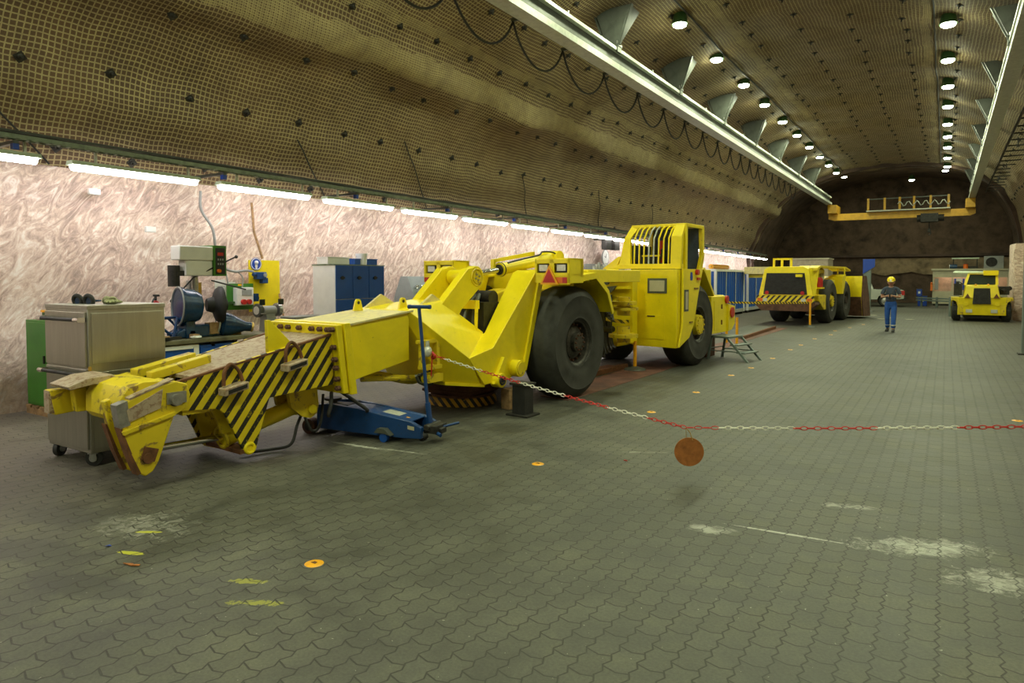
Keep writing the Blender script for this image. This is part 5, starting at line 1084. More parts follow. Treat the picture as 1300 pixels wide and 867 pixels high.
sd = obj('saddle', MB().cyl((.08, .17, .34), (.08, .17, .37), .05).cyl((.08, .17, .37), (.08, .17, .395), .10, n=24), 'dark', t)
for x, r, y0, y1, nm in ((-.10, .085, -.06, .05, 'rear_roller'), (-.10, .085, .29, .40, 'rear_roller')):
    w_ = obj(nm, MB().cyl((x, y0, r), (x, y1, r), r, n=24), 'brownrust', t); obj('hub', MB().cyl((x, y0 - .005, r), (x, y0 + .02, r), .05, n=18), 'dark', w_)
obj('axle', MB().cyl((-.10, 0, .085), (-.10, .34, .085), .03).bx(-.12, .02, .02, .32, .08, .14), 'dark', t)
for y in (-.07, .41): c_ = obj('castor', MB().cyl((.93, y - .025, .05), (.93, y + .025, .05), .05, n=18), 'bluepaint', t); obj('castor_cap', MB().prism([(.82, .10), (.86, .15), (.95, .15), (1.03, .08), (.95, .10)], 'y', y - .04, y + .04), 'galvdark', c_)
obj('rear_castor', MB().cyl((1.28, .12, .035), (1.28, .22, .035), .035), 'black', t)
obj('handle_socket', MB().box((1.43, .17, .15), (.16, .24, .09)).cyl((1.40, .02, .17), (1.40, .32, .17), .035).box((1.48, .17, .13), (.12, .12, .06)), 'dark', t, bevel=.008)
hn = obj('handle', MB().cyl((1.37, .17, .18), (1.335, .17, .42), .030, n=14).cyl((1.335, .17, .40), (1.235, .17, 1.47), .0195, n=14), 'blue', t); obj('cross_grip', MB().cyl((1.10, .17, 1.475), (1.37, .17, 1.475), .020, n=12).cyl((1.10, .17, 1.475), (1.13, .17, 1.475), .023).cyl((1.35, .17, 1.475), (1.38, .17, 1.475), .023), 'blue', hn)
obj('pedal', MB().cyl((1.48, .2, .15), (1.66, .30, .20), .014).cyl((1.46, .1, .12), (1.56, .05, .10), .02), 'blue', t)
obj('spec_label', MB().prism([(1.20, .155), (1.28, .145), (1.28, .185), (1.20, .195)], 'y', -.034, -.03), 'cream', t, label='small pale sticker'); obj('reflector', MB().box((1.12, .12, .247), (.04, .03, .006), Matrix.Rotation(.13, 3, 'Y')), 'amber', t)
obj('light_plate', MB().prism([(.80, .288), (1.02, .258), (1.02, .263), (.80, .293)], 'y', .10, .26), 'lens', t, label='pale plate')

t = thing('turntable', 'brown round support drum with a black and yellow striped base under the loader knee', 'support', (-5.90, 7.93, 0))
obj('striped_base', MB().cyl((0, 0, 0), (0, 0, .12), .50, n=40), 'haz_band', t, bevel=.006, label='striped base ring'); obj('base_plate', MB().cyl((0, 0, .12), (0, 0, .15), .46, n=40), 'brownrust', t)
obj('drum', MB().bx(-.42, .38, -.36, .36, .15, .36).bx(-.44, .40, -.38, .38, .17, .21).bx(-.44, .40, -.38, .38, .30, .34), 'brownrust', t, bevel=.01)
t = thing('steel_stand', 'black box section support stand under the loader pivot', 'stand', (-4.64, 7.56, 0), -ANG)
obj('post', MB().bx(-.10, .10, -.10, .10, .02, .42), 'black', t, bevel=.006); obj('base_plate', MB().bx(-.17, .17, -.15, .15, 0, .025), 'dark', t, bevel=.004); obj('head_plate', MB().bx(-.13, .13, -.12, .12, .40, .43), 'dark', t, bevel=.004)
tag(obj('timber_block', MB().box((0, 0, .14), (.16, .4, .28)), 'wood', loc=(-5.0, 7.95, 0), rz=-.2, bevel=.008), 'timber block standing behind the black steel stand', 'block')
tag(obj('timber_block', MB().box((0, 0, .21), (.50, .5, .42)), 'brownrust', loc=(-4.75, 15.55, 0), rz=-.1, bevel=.01), 'big reddish timber block under the loader tail, behind the steps', 'block')

def post(name, lab, x, y, h, foot=True, grp=None):
    t = thing(name, lab, 'post', (x, y, 0), group=grp)
    obj('pole', MB().cyl((0, 0, .03), (0, 0, h), .035, n=16), 'amber', t)
    if foot: obj('foot', MB().lathe([(0, .075), (.05, .075), (.10, .05), (.20, .035), (.22, .0), (0, 0)], (0, 0, 0), (0, 0, 1), 28), 'galvdark', t, label='grey rubber foot')
    obj('cap', MB().cyl((0, 0, h), (0, 0, h + .02), .038, n=16), 'amber', t); return t
post('barrier_post', 'yellow barrier post standing in front of the loader cab', -5.07, 12.42, .93)
post('barrier_post', 'taller yellow barrier post beside the grey steps', -5.0, 18.7, 1.0, False)
post('barrier_post', 'shorter yellow barrier post just right of the taller one by the steps', -4.65, 18.4, .72, False)
post('barrier_post', 'yellow barrier post in front of the yellow loader parked behind', -4.15, 26.68, .92)
def tape(a, b_, lab):
    a, b_ = Vector(a), Vector(b_); mid = (a + b_) / 2 - Vector((0, 0, .02)); d = (b_ - a).normalized(); n = d.cross(Vector((0, 0, 1))).normalized() * .004; u = Vector((0, 0, .035)); mb = MB()
    L = curve_pts([a, mid, b_], 8)
    for p, q in zip(L, L[1:]): mb.loft([p - u - n, p + u - n, p + u + n, p - u + n], [q - u - n, q + u - n, q + u + n, q - u + n])
    tag(obj('barrier_tape', mb, 'haz_small'), lab, 'tape')
tape((-5.13, 11.2, 1.06), (-5.09, 12.38, .94), 'black and yellow tape from the front tyre to the post by the cab')
tape((-6.5, 21.5, 1.02), (-4.18, 26.66, .88), 'long black and yellow tape strung in front of the parked loader')

# folding steps
t = thing('step_ladder', 'small grey folding step platform standing beside the loader tail', 'steps', (-4.05, 15.20, 0), -.25)
obj('platform', MB().bx(-.28, .20, -.30, .34, .48, .52), 'postgrey', t, bevel=.004)
for x, y in ((-.26, -.28), (-.26, .32)): obj('leg', MB().loft([(x - .06, y - .02, 0), (x - .01, y - .02, 0), (x - .01, y + .02, 0), (x - .06, y + .02, 0)], [(x + .02, y - .02, .48), (x + .06, y - .02, .48), (x + .06, y + .02, .48), (x + .02, y + .02, .48)]), 'postgrey', t)
for y in (-.28, .32): obj('stringer', MB().loft([(.60, y - .02, 0), (.66, y - .02, 0), (.66, y + .02, 0), (.60, y + .02, 0)], [(.12, y - .02, .50), (.18, y - .02, .50), (.18, y + .02, .50), (.12, y + .02, .50)]), 'postgrey', t)
for z, x in ((.17, .47), (.33, .32)): obj('tread', MB().bx(x - .10, x + .10, -.28, .32, z, z + .025), 'postgrey', t)
obj('brace', MB().cyl((-.28, -.28, .2), (.42, -.28, .2), .012).cyl((-.28, .32, .2), (.42, .32, .2), .012).cyl((-.29, -.28, .24), (-.29, .32, .24), .012), 'postgrey', t)

# pit frame and cover plates on the floor
t = thing('pit_cover', 'dark steel cover plates framed in red beside the loader tail', 'cover plate', (0, 0, 0))
obj('plate_deck', MB().prism([(-5.95, 21.6), (-4.98, 20.2), (-5.05, 25.0), (-6.0, 25.6)], 'z', .0, .07), 'plate', t, bevel=.004)
obj('red_edge', MB().prism([(-4.97, 20.15), (-4.90, 20.1), (-4.98, 25.0), (-5.05, 25.0)], 'z', .0, .10), 'rust', t)
tag(obj('pit_edge_strip', MB().prism([(-5.15, 8.9), (-4.62, 8.8), (-4.55, 12.4), (-4.75, 20.0), (-4.7, 25.5), (-5.05, 25.5), (-5.2, 20.0), (-5.3, 12.4)], 'z', .0, .006), 'pit', kind=None), 'reddish painted floor strip running along the machine side', 'floor strip')
tag(obj('pit_beam', MB().bx(-.05, .05, 0, 1.6, 0, .09).bx(-.35, -.05, .1, 1.5, 0, .05), 'rust', loc=(-5.42, 11.0, .0), rz=-.05), 'rusty red beam on the floor behind the front tyre', 'beam')

# yellow floor studs
stud = None
for i, (x, y) in enumerate(((-3.32, 2.90), (-3.29, 5.64), (-3.29, 8.65), (-3.27, 10.52), (-3.30, 12.70), (-3.24, 13.96), (-3.22, 15.85), (-3.24, 17.99), (-3.23, 19.40), (-3.22, 21.58), (-3.02, 23.37), (-3.13, 25.17), (-2.88, 27.03), (-2.64, 29.11))):
    lab = f'round yellow marker disc on the paving, {ORD[i]} of the line from the camera'
    if stud is None:
        stud = thing('floor_marker', lab, 'floor marker', (x, y, 0), group='yellow markers along the walkway')
        obj('disc', MB().lathe([(0, .006), (.045, .006), (.060, .0), (0, 0)], (0, 0, 0), (0, 0, 1), 28), 'amber', stud)
        obj('centre_mark', MB().prism([(-.02, -.01), (.02, -.01), (.015, .012), (-.01, .014)], 'z', .006, .008), 'rust', stud)
    else: dup(stud, (x, y, 0), label=lab)
dup(stud, (.79, 10.59, 0), label='single yellow marker disc on the paving near the right photo edge', group='yellow markers along the walkway')
# litter
tag(obj('blue_scrap', MB().poly([(0, 0, .004), (.03, .01, .012), (.04, .03, .004), (.01, .03, .01)], [(0, 1, 2, 3)]), 'signblue', loc=(-4.71, 2.33, 0)), 'tiny blue scrap on the pavers at the lower left', 'litter')
tag(obj('dry_leaf', MB().prism([(0, 0), (.08, .005), (.11, .02), (.06, .03)], 'z', .004, .008).prism([(.09, .01), (.13, .03), (.12, .045), (.09, .03)], 'z', .006, .010), 'rust_disc', loc=(-4.33, 2.25, 0)), 'curled orange brown leaf on the pavers at the lower left', 'leaf')
tag(obj('red_scrap', MB().box((0, 0, .004), (.035, .015, .006)), 'red', loc=(-2.62, 6.2, 0)), 'tiny red scrap on the pavers left of the hanging disc', 'litter')

# ------------------------------------------------------------------ barrier chain
ch = thing('barrier_chain', 'red and white plastic barrier chain sagging across the hall', 'chain', (0, 0, 0))
S0, K0, E0_ = Vector((-5.25, 6.45, .86)), Vector((-1.92, 5.89, .47)), Vector((1.06, 6.87, .66))
def link_run(a, b_, k0, sag):
    L = (b_ - a).length; n = max(1, round(L / .052)); mb = MB(); d0 = (b_ - a).normalized()
    for k in range(n):
        t_ = (k + .5) / n; p = a.lerp(b_, t_); up = Vector((0, 0, 1)); side = d0.cross(up).normalized()
        nrm = side if (k + k0) % 2 else (up - d0 * up.dot(d0)).normalized()
        mb.torus(p, nrm, 0.0145, .0043, 12, 5, stretch=2.2, up=d0)
    return mb, n
def chain_side(A, B, bounds, first, sag):
    col = first; k0 = 0
    f = lambda t_: A.lerp(B, t_) - Vector((0, 0, sag * 4 * t_ * (1 - t_)))
    for t0, t1 in zip(bounds, bounds[1:]):
        m = 4; mbj = None
        mbj = MB()
        for q in range(m):
            a, b_ = f(t0 + (t1 - t0) * q / m), f(t0 + (t1 - t0) * (q + 1) / m)
            r, n = link_run(a, b_, k0, 0); k0 += n
            tmp = bpy.data.meshes.new('t'); r.bm.to_mesh(tmp); mbj.bm.from_mesh(tmp); bpy.data.meshes.remove(tmp); r.bm.free()
        obj('red_links' if col == 'r' else 'white_links', mbj, 'redwhite_r' if col == 'r' else 'redwhite_w', ch, label='red chain links' if col == 'r' else 'white chain links')
        col = 'w' if col == 'r' else 'r'
chain_side(S0, K0, [0, .065, .25, .42, .60, .755, .885, 1.0], 'r', .03)
chain_side(K0, E0_, [0, .09, .285, .49, .68, .87, 1.0], 'r', .015)
obj('loose_end', MB().torus(S0 + Vector((0, 0, -.03)), (1, 0, 0), .02, .005, 12, 5).tube([S0, S0 + Vector((.01, -.02, -.12)), S0 + Vector((.0, -.02, -.26))], .008, 6).tube(curve_pts([S0 + Vector((-.06, .03, .02)), S0 + Vector((0, 0, .03)), S0 + Vector((.05, .0, -.02)), S0 + Vector((0, .02, -.05))], 5), .014, 6), 'redwhite_r', ch, label='red knot with a short tail')
dk = thing('rusty_disc', 'round rusty steel disc hanging from the chain just above the floor', 'disc', tuple(K0))
obj('plate', MB().cyl((.05, .012, -.215), (.05, .02, -.215), .128, n=48).cyl((.05, .008, -.215), (.05, .024, -.215), .012) if False else MB().cyl((.03, .006, -.215), (.026, .014, -.215), .128, n=48), 'rust_disc', dk); obj('wire', MB().tube([(0, 0, 0), (.035, .008, -.04), (.06, .01, -.11)], .004, 6).tube([(0, 0, 0), (.0, .008, -.05), (.0, .01, -.11)], .003, 6), 'brass', dk)
t = post('barrier_post', 'yellow barrier post holding the right end of the chain, outside the photo', E0_.x, E0_.y, .72)
# ------------------------------------------------------------------ second loader, parked behind
t = thing('parked_loader', 'yellow loader parked in the left background, slatted black grille and striped bumper facing us', 'loader', (-4.87, 29.42, 0), -math.radians(5))
for sx in (1, -1):
    wheel(t, (1.10 * sx, 0, .86), sx, .86, .50, .36, 'yellow_worn'); wheel(t, (1.10 * sx, 2.55, .84), sx, .84, .50, .36, None)
obj('axle', MB().cyl((-.7, 0, .84), (.7, 0, .84), .2), 'dark', t); obj('axle', MB().cyl((-.7, 2.55, .84), (.7, 2.55, .84), .2), 'dark', t)
hd = obj('hood', MB().loft([(-.98, -2.40, 1.12), (.98, -2.40, 1.12), (.80, -2.34, 2.10), (.60, -2.3, 2.2), (-.60, -2.3, 2.2), (-.80, -2.34, 2.10)], [(-.98, .9, 1.12), (.60, .9, 1.12), (.60, .9, 2.10), (.50, .9, 2.2), (-.60, .9, 2.2), (-.80, .9, 2.10)]), 'yellow', t, bevel=.015)
gr = obj('grille', MB().loft([(-.80, -2.425, 1.16), (.78, -2.425, 1.16), (.66, -2.37, 1.96), (-.70, -2.37, 1.96)], [(-.80, -2.38, 1.16), (.78, -2.38, 1.16), (.66, -2.33, 1.96), (-.70, -2.33, 1.96)]), 'black', t)
for k in range(9): z = 1.21 + k * .085; obj('slat', MB().bx(-.77 + .09 * k / 9, .75 - .1 * k / 9, -2.45 + .055 * k / 9, -2.42 + .055 * k / 9, z, z + .022), 'dark', gr)
for x in (-.66, .62): obj('tail_lamp', MB().cyl((x, -2.46, 1.22), (x, -2.42, 1.22), .07, n=16), 'red', gr)
bp = obj('bumper', MB().prism([(-1.05, .86), (1.05, .86), (1.0, 1.12), (-1.0, 1.12)], 'y', -2.52, -2.36), 'haz_truck', t, label='diagonally striped bumper')
obj('bumper_plate', MB().prism([(-1.10, .80), (-.85, .55), (.85, .55), (1.10, .80), (1.08, .88), (-1.08, .88)], 'y', -2.50, -1.9), 'brownrust', t)
for x in (-.98, .80): obj('indicator', MB().bx(x, x + .18, -2.535, -2.52, .90, 1.02), 'orange', bp, label='orange indicator')
for x in (-.78, .60): obj('reversing_lamp', MB().bx(x, x + .16, -2.535, -2.52, .90, 1.02), 'lens', bp)
obj('lamp_bracket', MB().box((.50, -2.45, 1.86), (.22, .16, .10)), 'yellow', t); obj('hood_guard', MB().bx(-.62, -.55, -1.9, -1.82, 2.2, 2.52).bx(.02, .09, -1.9, -1.82, 2.2, 2.52).bx(-.62, .09, -1.9, -1.82, 2.46, 2.53).bx(-.32, -.25, -1.9, -1.82, 2.2, 2.46), 'yellow', t)
obj('side_tank', MB().prism([(-1.9, 1.12), (-.62, 1.12), (-.70, .58), (-1.05, .56), (-1.85, .92)], 'x', .62, 1.06), 'yellow_worn', t, bevel=.01)
obj('hood_flank', MB().loft([(.98, -2.40, 1.12), (.98, -2.3, 1.12), (.80, -2.24, 2.08), (.80, -2.34, 2.10)], [(.98, -2.25, 1.12), (1.0, -2.15, 1.12), (1.0, -1.6, 2.2), (.80, -2.2, 2.14)]), 'yellow', t)
obj('canopy', MB().prism([(-2.05, 2.14), (-1.6, 2.24), (2.7, 2.24), (3.6, 2.12), (3.6, 2.06), (2.7, 2.17), (-1.5, 2.17), (-2.05, 2.05)], 'x', .30, 1.04), 'yellow_worn', t)
obj('cab_floor', MB().bx(.3, 1.02, -1.8, .9, 1.05, 1.14), 'yellow', t); obj('cab_side', MB().prism([(-.45, 1.12), (.55, 1.12), (.75, 1.7), (.1, 1.72), (-.3, 1.5)], 'x', .96, 1.02), 'yellow', t)
obj('driver_seat', MB().loft([(.42, -.55, 1.14), (.85, -.55, 1.14), (.85, -.1, 1.14), (.42, -.1, 1.14)], [(.45, -.3, 1.95), (.82, -.3, 1.95), (.82, -.2, 1.95), (.45, -.2, 1.95)]), 'cream', t)
for y in (-1.25, -.98): obj('extinguisher', MB().lathe([(0, 0), (.08, 0), (.08, .3), (.03, .38), (0, .38)], (.90, y, 1.42), (0, 0, 1), 16), 'red', t, label='small red extinguisher')
obj('extinguisher_bracket', MB().bx(.8, 1.0, -1.4, -.8, 1.36, 1.42), 'yellow', t)
obj('mid_frame', MB().bx(-.6, .6, .9, 2.0, .6, 1.5).cyl((0, 1.3, .5), (0, 1.3, 1.6), .2), 'yellow_worn', t)
obj('front_frame', MB().prism([(1.6, .5), (1.6, 1.75), (2.6, 1.85), (4.3, 1.2), (4.6, .4)], 'x', -.75, .75), 'yellow', t, bevel=.01)
obj('front_fender', MB().prism([(1.65, 1.12), (1.72, 1.85), (2.3, 1.92), (2.3, 1.80), (1.95, 1.12)], 'x', .6, 1.12), 'yellow', t); obj('front_guard', MB().bx(.80, .84, 2.2, 2.26, 1.9, 2.2).bx(1.06, 1.10, 2.2, 2.26, 1.9, 2.2).bx(.80, 1.10, 2.2, 2.26, 2.17, 2.22), 'yellow', t)
bk = obj('bucket', MB().poly([(x, y, z) for x in (-1.45, 1.45) for y, z in ((3.9, 1.85), (3.75, .9), (4.1, .12), (5.6, .06), (5.65, .10), (4.2, .22), (3.92, .9), (4.05, 1.85))],
    [(0, 1, 9, 8), (1, 2, 10, 9), (2, 3, 11, 10), (3, 4, 12, 11), (4, 5, 13, 12), (5, 6, 14, 13), (6, 7, 15, 14), (7, 0, 8, 15), (0, 7, 6, 1), (1, 6, 5, 2), (2, 5, 4, 3), (8, 9, 14, 15), (9, 10, 13, 14), (10, 11, 12, 13)]), 'yellow', t, label='wide bucket, yellow back')
for s in (1, -1): obj('bucket_side', MB().prism([(3.95, 1.88), (3.75, .9), (4.1, .1), (5.6, .05), (5.3, .9), (4.6, 1.85)], 'x', s * 1.45, s * 1.50), 'brownrust' if s > 0 else 'yellow', bk, label='brown worn bucket cheek' if s > 0 else None)
obj('bucket_belly', MB().loft([(-1.44, 3.70, .95), (1.44, 3.70, .95), (1.44, 3.74, .95), (-1.44, 3.74, .95)], [(-1.44, 4.06, .10), (1.44, 4.06, .10), (1.44, 4.10, .10), (-1.44, 4.10, .10)]), 'brownrust', bk, label='brown scraped lower back')

# ------------------------------------------------------------------ yellow utility machine at the right
t = thing('utility_vehicle', 'yellow flat nosed utility vehicle facing us beside the right rock pier', 'vehicle', (1.22, 34.1, 0))
for sx in (1, -1):
    for y in (0, 2.6):
        ty = obj('tyre', tyre_mb((.98 * sx, y, .42), (sx, 0, 0), .42, .28, .22, True), 'tyre', t); obj('rim', MB().lathe([(.23, 0), (.2, -.06), (.08, -.05), (.07, .0), (0, 0)], (.98 * sx, y, .42), (sx, 0, 0), 24), 'yellow_worn', ty)
nose = obj('nose', MB().loft([(-.82, -.55, .26), (.82, -.55, .26), (.80, -.60, .98), (-.80, -.60, .98)], [(-.70, 2.8, .26), (.70, 2.8, .26), (.70, 2.8, .98), (-.70, 2.8, .98)]), 'yellow', t, bevel=.015)
obj('bonnet', MB().loft([(-.62, -.62, .95), (.62, -.62, .95), (.52, -.50, 1.46), (-.52, -.50, 1.46)], [(-.62, 1.0, .95), (.62, 1.0, .95), (.56, 1.0, 1.50), (-.56, 1.0, 1.50)]), 'yellow', t, bevel=.02)
gr = obj('grille', MB().loft([(-.31, -.655, .72), (.31, -.655, .72), (.27, -.555, 1.36), (-.27, -.555, 1.36)], [(-.31, -.60, .72), (.31, -.60, .72), (.27, -.50, 1.36), (-.27, -.50, 1.36)]), 'dark', t)
for k in range(8): obj('grille_bar', MB().bx(-.26, .26, -.672 + k * .0125, -.655 + k * .0125, .75 + k * .075, .765 + k * .075), 'black', gr)
for x in (-.42, .42):
    obj('headlamp', MB().box((x, -.60, .43), (.22, .04, .13)), 'lens', nose, label='square headlamp'); obj('round_lamp', MB().cyl((x * 1.25, -.62, .72), (x * 1.25, -.56, .72), .08, n=18), 'yellow', nose)
    obj('reflector_triangle', MB().prism([(x * 1.15 - .1, .96), (x * 1.15 + .1, .96), (x * 1.15, 1.14)], 'y', -.66, -.64), 'rust', t)
    obj('bonnet_knob', MB().sph((x * .5, -.42, 1.49), .045, 12), 'amber', t)
for sx in (1, -1): obj('fender', MB().prism([(-.50, .85), (-.45, .98), (.55, .98), (.75, .60), (.62, .58), (.48, .88), (-.48, .86)], 'x', sx * .66, sx * 1.04), 'yellow_worn', t); obj('fender_front', MB().prism([(sx * .62, .30), (sx * .74, .34), (sx * .86, .80), (sx * 1.02, .90), (sx * 1.02, .97), (sx * .62, .97)], 'y', -.58, -.50), 'yellow_worn', t)
ws = obj('windscreen_frame', MB().loft([(-.60, .55, 1.48), (-.50, .55, 1.48), (-.50, .62, 1.48), (-.60, .62, 1.48)], [(-.46, .75, 1.98), (-.38, .75, 1.98), (-.38, .82, 1.98), (-.46, .82, 1.98)])
    .loft([(.50, .55, 1.48), (.60, .55, 1.48), (.60, .62, 1.48), (.50, .62, 1.48)], [(.50, .75, 1.98), (.58, .75, 1.98), (.58, .82, 1.98), (.50, .82, 1.98)]).bx(-.46, .58, .74, .84, 1.92, 2.0), 'yellow', t)
obj('windscreen', MB().loft([(-.50, .58, 1.50), (.50, .58, 1.50), (.50, .60, 1.50), (-.50, .60, 1.50)], [(-.38, .78, 1.93), (.50, .78, 1.93), (.50, .80, 1.93), (-.38, .80, 1.93)]), 'glass', ws)
obj('roof_box', MB().bx(.08, .60, .6, 1.2, 1.88, 2.08), 'yellow', t, bevel=.01); obj('roof_panel', MB().loft([(-1.0, .7, 1.98), (.15, .7, 1.94), (.15, .7, 1.97), (-1.0, .7, 2.01)], [(-.9, 2.2, 2.06), (.15, 2.2, 2.04), (.15, 2.2, 2.07), (-.9, 2.2, 2.09)]), 'lampbody', t, label='pale grey green roof panel')
obj('cab_interior', MB().bx(-.35, .45, 1.2, 1.6, 1.2, 1.9), 'dark', t)
obj('mirror_arm', MB().cyl((-.6, .6, 1.5), (-.78, .5, 1.62), .02).box((-.82, .5, 1.55), (.12, .04, .16)), 'black', t); obj('side_gear', MB().box((-.80, .9, 1.28), (.30, .8, .5)), 'dark', t); obj('side_gear', MB().box((.80, .9, 1.25), (.34, .8, .34)).cyl((.7, .4, 1.2), (1.0, .8, 1.35), .09), 'dark', t)
obj('side_pole', MB().cyl((-1.06, .9, .1), (-1.06, .9, .95), .06), 'postgrey', t)
obj('chassis', MB().bx(-.6, .6, -.3, 2.7, .14, .28), 'dark', t)

# ------------------------------------------------------------------ right pier, post
mb = MB(); g = []
for j in range(17):
    row = []
    z = j * .2
    for x, y in [(3.6, 35.2)] + [(2.36 + (3.6 - 2.36) * (1 - q / 6), 35.0) for q in range(7)] + [(2.34, 35 + q * .4) for q in range(1, 8)] + [(3.6, 38)]:
        row.append(mb.bm.verts.new((x + .07 * noise.noise(Vector((x * 2, y * 2, z * 2))), y + .07 * noise.noise(Vector((x * 2, y * 2 + 9, z * 2))), z)))
    g.append(row)
for a, b_ in zip(g, g[1:]):
    for k in range(len(a) - 1): mb._f([a[k], a[k + 1], b_[k + 1], b_[k]])
mb._f(g[-1])
obj('wall_pier', mb, 'rock', kind='structure')
t = thing('steel_column', 'grey green steel column cut off by the right photo edge', 'column', (1.60, 19.8, 0)); obj('shaft', MB().bx(-.09, .21, -.12, .12, .02, 2.65), 'postgrey', t, bevel=.006); obj('base_plate', MB().bx(-.16, .28, -.18, .18, 0, .03), 'dark', t)

# ------------------------------------------------------------------ site office with things on its roof
t = thing('site_office', 'cream site office cabin with lit windows at the far end', 'cabin', (-.75, 51.2, 0))
M['room'] = plain('warm_lit_interior', (0.62, 0.45, 0.33), .7, 0, .25, 1.5)
obj('cabin_wall', MB().bx(0, 4.0, 0, .12, .12, .92).bx(0, 4.0, 0, .12, 1.80, 2.22).bx(0, .06, 0, .12, .9, 1.82).bx(1.02, 1.10, 0, .12, .9, 1.82).bx(2.5, 2.65, 0, .12, .9, 1.82).bx(3.9, 4.0, 0, .12, .9, 1.82).bx(0, .08, .1, 2.6, .12, 2.22).bx(3.92, 4.0, .1, 2.6, .12, 2.22).bx(0, 4, 2.5, 2.6, .12, 2.22), 'cream', t)
obj('roof', MB().bx(-.08, 4.08, -.1, 2.7, 2.22, 2.34), 'cream', t, bevel=.01); obj('plinth', MB().bx(.05, 3.95, .05, 2.55, 0, .12), 'dark', t)
obj('inner_wall', MB().bx(.08, 3.92, 1.4, 1.45, .3, 2.2), 'room', t); obj('office_light', MB().bx(.5, 3.5, .7, .85, 2.14, 2.2), emis('office_tube', (1, .8, .62), 9.0), t)
obj('window_pane', MB().bx(.06, 3.9, .05, .06, .92, 1.80), None or 'cream', t) if False else None
for x, wd, mt in ((.12, .2, 'grey'), (1.16, .10, 'signblue'), (1.28, .26, 'white'), (1.6, .10, 'signblue'), (1.78, .25, 'white'), (2.9, .5, 'white'), (2.95, .3, 'dark')):
    obj('poster', MB().bx(x, x + wd, -.012 if mt != 'dark' else -.02, .0 if mt != 'dark' else -.012, 1.0 if mt != 'dark' else 1.25, 1.72 if mt != 'dark' else 1.5), mt, t)
obj('hi_vis_jacket', MB().box((-.05, -.1, 1.15), (.12, .10, .42)).sph((-.05, -.1, 1.42), .07, 10), 'orange', t)
t = thing('air_conditioner', 'grey outdoor air conditioner unit on the site office roof', 'air conditioner', (2.45, 51.9, 2.34))
obj('case', MB().bx(-.50, .50, -.2, .2, 0, .78), 'grey', t, bevel=.01); fn = obj('fan_grille', MB().torus((-.12, -.21, .4), (0, 1, 0), .28, .02, 28, 6).torus((-.12, -.21, .4), (0, 1, 0), .16, .012, 28, 6), 'black', t); obj('fan_disc', MB().cyl((-.12, -.205, .4), (-.12, -.2, .4), .27, n=28), 'dark', fn)
t = thing('roof_frame', 'long pale frame raised on small posts on the site office roof', 'frame', (.95, 52.0, 2.34))
obj('top_bar', MB().bx(-.7, .75, -.05, .05, .62, .70), 'lampbody', t)
for x in (-.6, .65): obj('upright', MB().bx(x - .03, x + .03, -.03, .03, 0, .62), 'dark', t)
obj('low_gear', MB().bx(-.5, .7, -.1, .1, 0, .16), 'dark', t)
t = thing('orange_drum', 'small orange drum among the gear on the site office roof', 'drum', (1.0, 51.75, 2.34)); obj('drum', MB().cyl((0, 0, 0), (0, 0, .26), .13, n=20), 'orange', t); obj('lid', MB().cyl((0, 0, .26), (0, 0, .29), .12, n=20), 'red', t)
t = thing('blue_drum', 'small dark blue drum at the left of the gear on the site office roof', 'drum', (.35, 51.75, 2.34)); obj('drum', MB().cyl((-.2, 0, .14), (.2, 0, .14), .14, n=20), 'navy', t); obj('lid', MB().cyl((-.22, 0, .14), (-.2, 0, .14), .12, n=20), 'white', t)
# guard rail bench and blue bins
t = thing('guard_rail', 'long grey green guard rail in front of the site office', 'guard rail', (-1.55, 49.0, 0), math.atan2(-2.5, 2.1))
for z in (.36, .50): obj('rail', MB().prism([(-.03, z), (.03, z + .02), (.03, z + .07), (-.03, z + .09)], 'x', 0, 3.1) if False else MB().bx(0, 3.1, -.04, .04, z, z + .085), 'postgrey', t, bevel=.01)
for x in (.35, 1.6, 2.9): obj('rail_post', MB().bx(x - .05, x + .05, .04, .12, 0, .62), 'postgrey', t)
for nm, x, y, z, s_, lab in (('blue_bin', -1.25, 49.9, 0, (.5, .4, .62), 'royal blue bin on the floor behind the guard rail'), ('blue_canister', -1.42, 49.8, .622, (.30, .3, .42), 'bright blue canister standing on the blue bin behind the guard rail')):
    t = thing(nm, lab, 'bin', (x, y, z)); obj('bin_body', MB().box((0, 0, s_[2] / 2), s_), 'signblue', t, bevel=.03); obj('lid', MB().box((0, 0, s_[2] + .015), (s_[0] + .03, s_[1] + .03, .03)), 'blue', t); obj('label_patch', MB().box((0, -s_[1] / 2 - .004, s_[2] * .55), (.12, .006, .14)), 'white', t)

# ------------------------------------------------------------------ sign pillar, pickup, cabins, containers
t = thing('sign_pillar', 'grey steel pillar with a slanted blue sign plate on top', 'pillar', (-3.55, 40.7, 0)); obj('shaft', MB().bx(-.18, .18, -.12, .12, 0, 2.2), 'postgrey', t, bevel=.01)
obj('sign_plate', MB().prism([(-.20, 1.98), (.36, 2.36), (.36, 2.76), (-.20, 2.76)], 'y', -.16, -.10), 'signblue', t, label='blue slanted sign'); obj('foot', MB().bx(-.3, .3, -.25, .25, 0, .05), 'grey', t); obj('edge_lamp', MB().sph((-.22, -.15, 1.55), .06, 12), 'lens', t)

pk = thing('pickup_truck', 'silver white pickup truck half hidden behind the sign pillar', 'car', (-2.15, 47.6, 0), math.radians(6))
PB = [(0, .55), (.02, .95), (-.05, 1.03), (-1.55, 1.06), (-1.62, 1.10), (-1.75, 1.62), (-2.9, 1.66), (-3.6, 1.12), (-4.7, .98), (-4.9, .6), (-4.85, .40), (-4.45, .38), (-4.35, .62), (-4.0, .78), (-3.65, .62), (-3.55, .38), (-1.45, .38), (-1.35, .62), (-1.0, .80), (-.65, .62), (-.55, .42), (-.05, .45)]
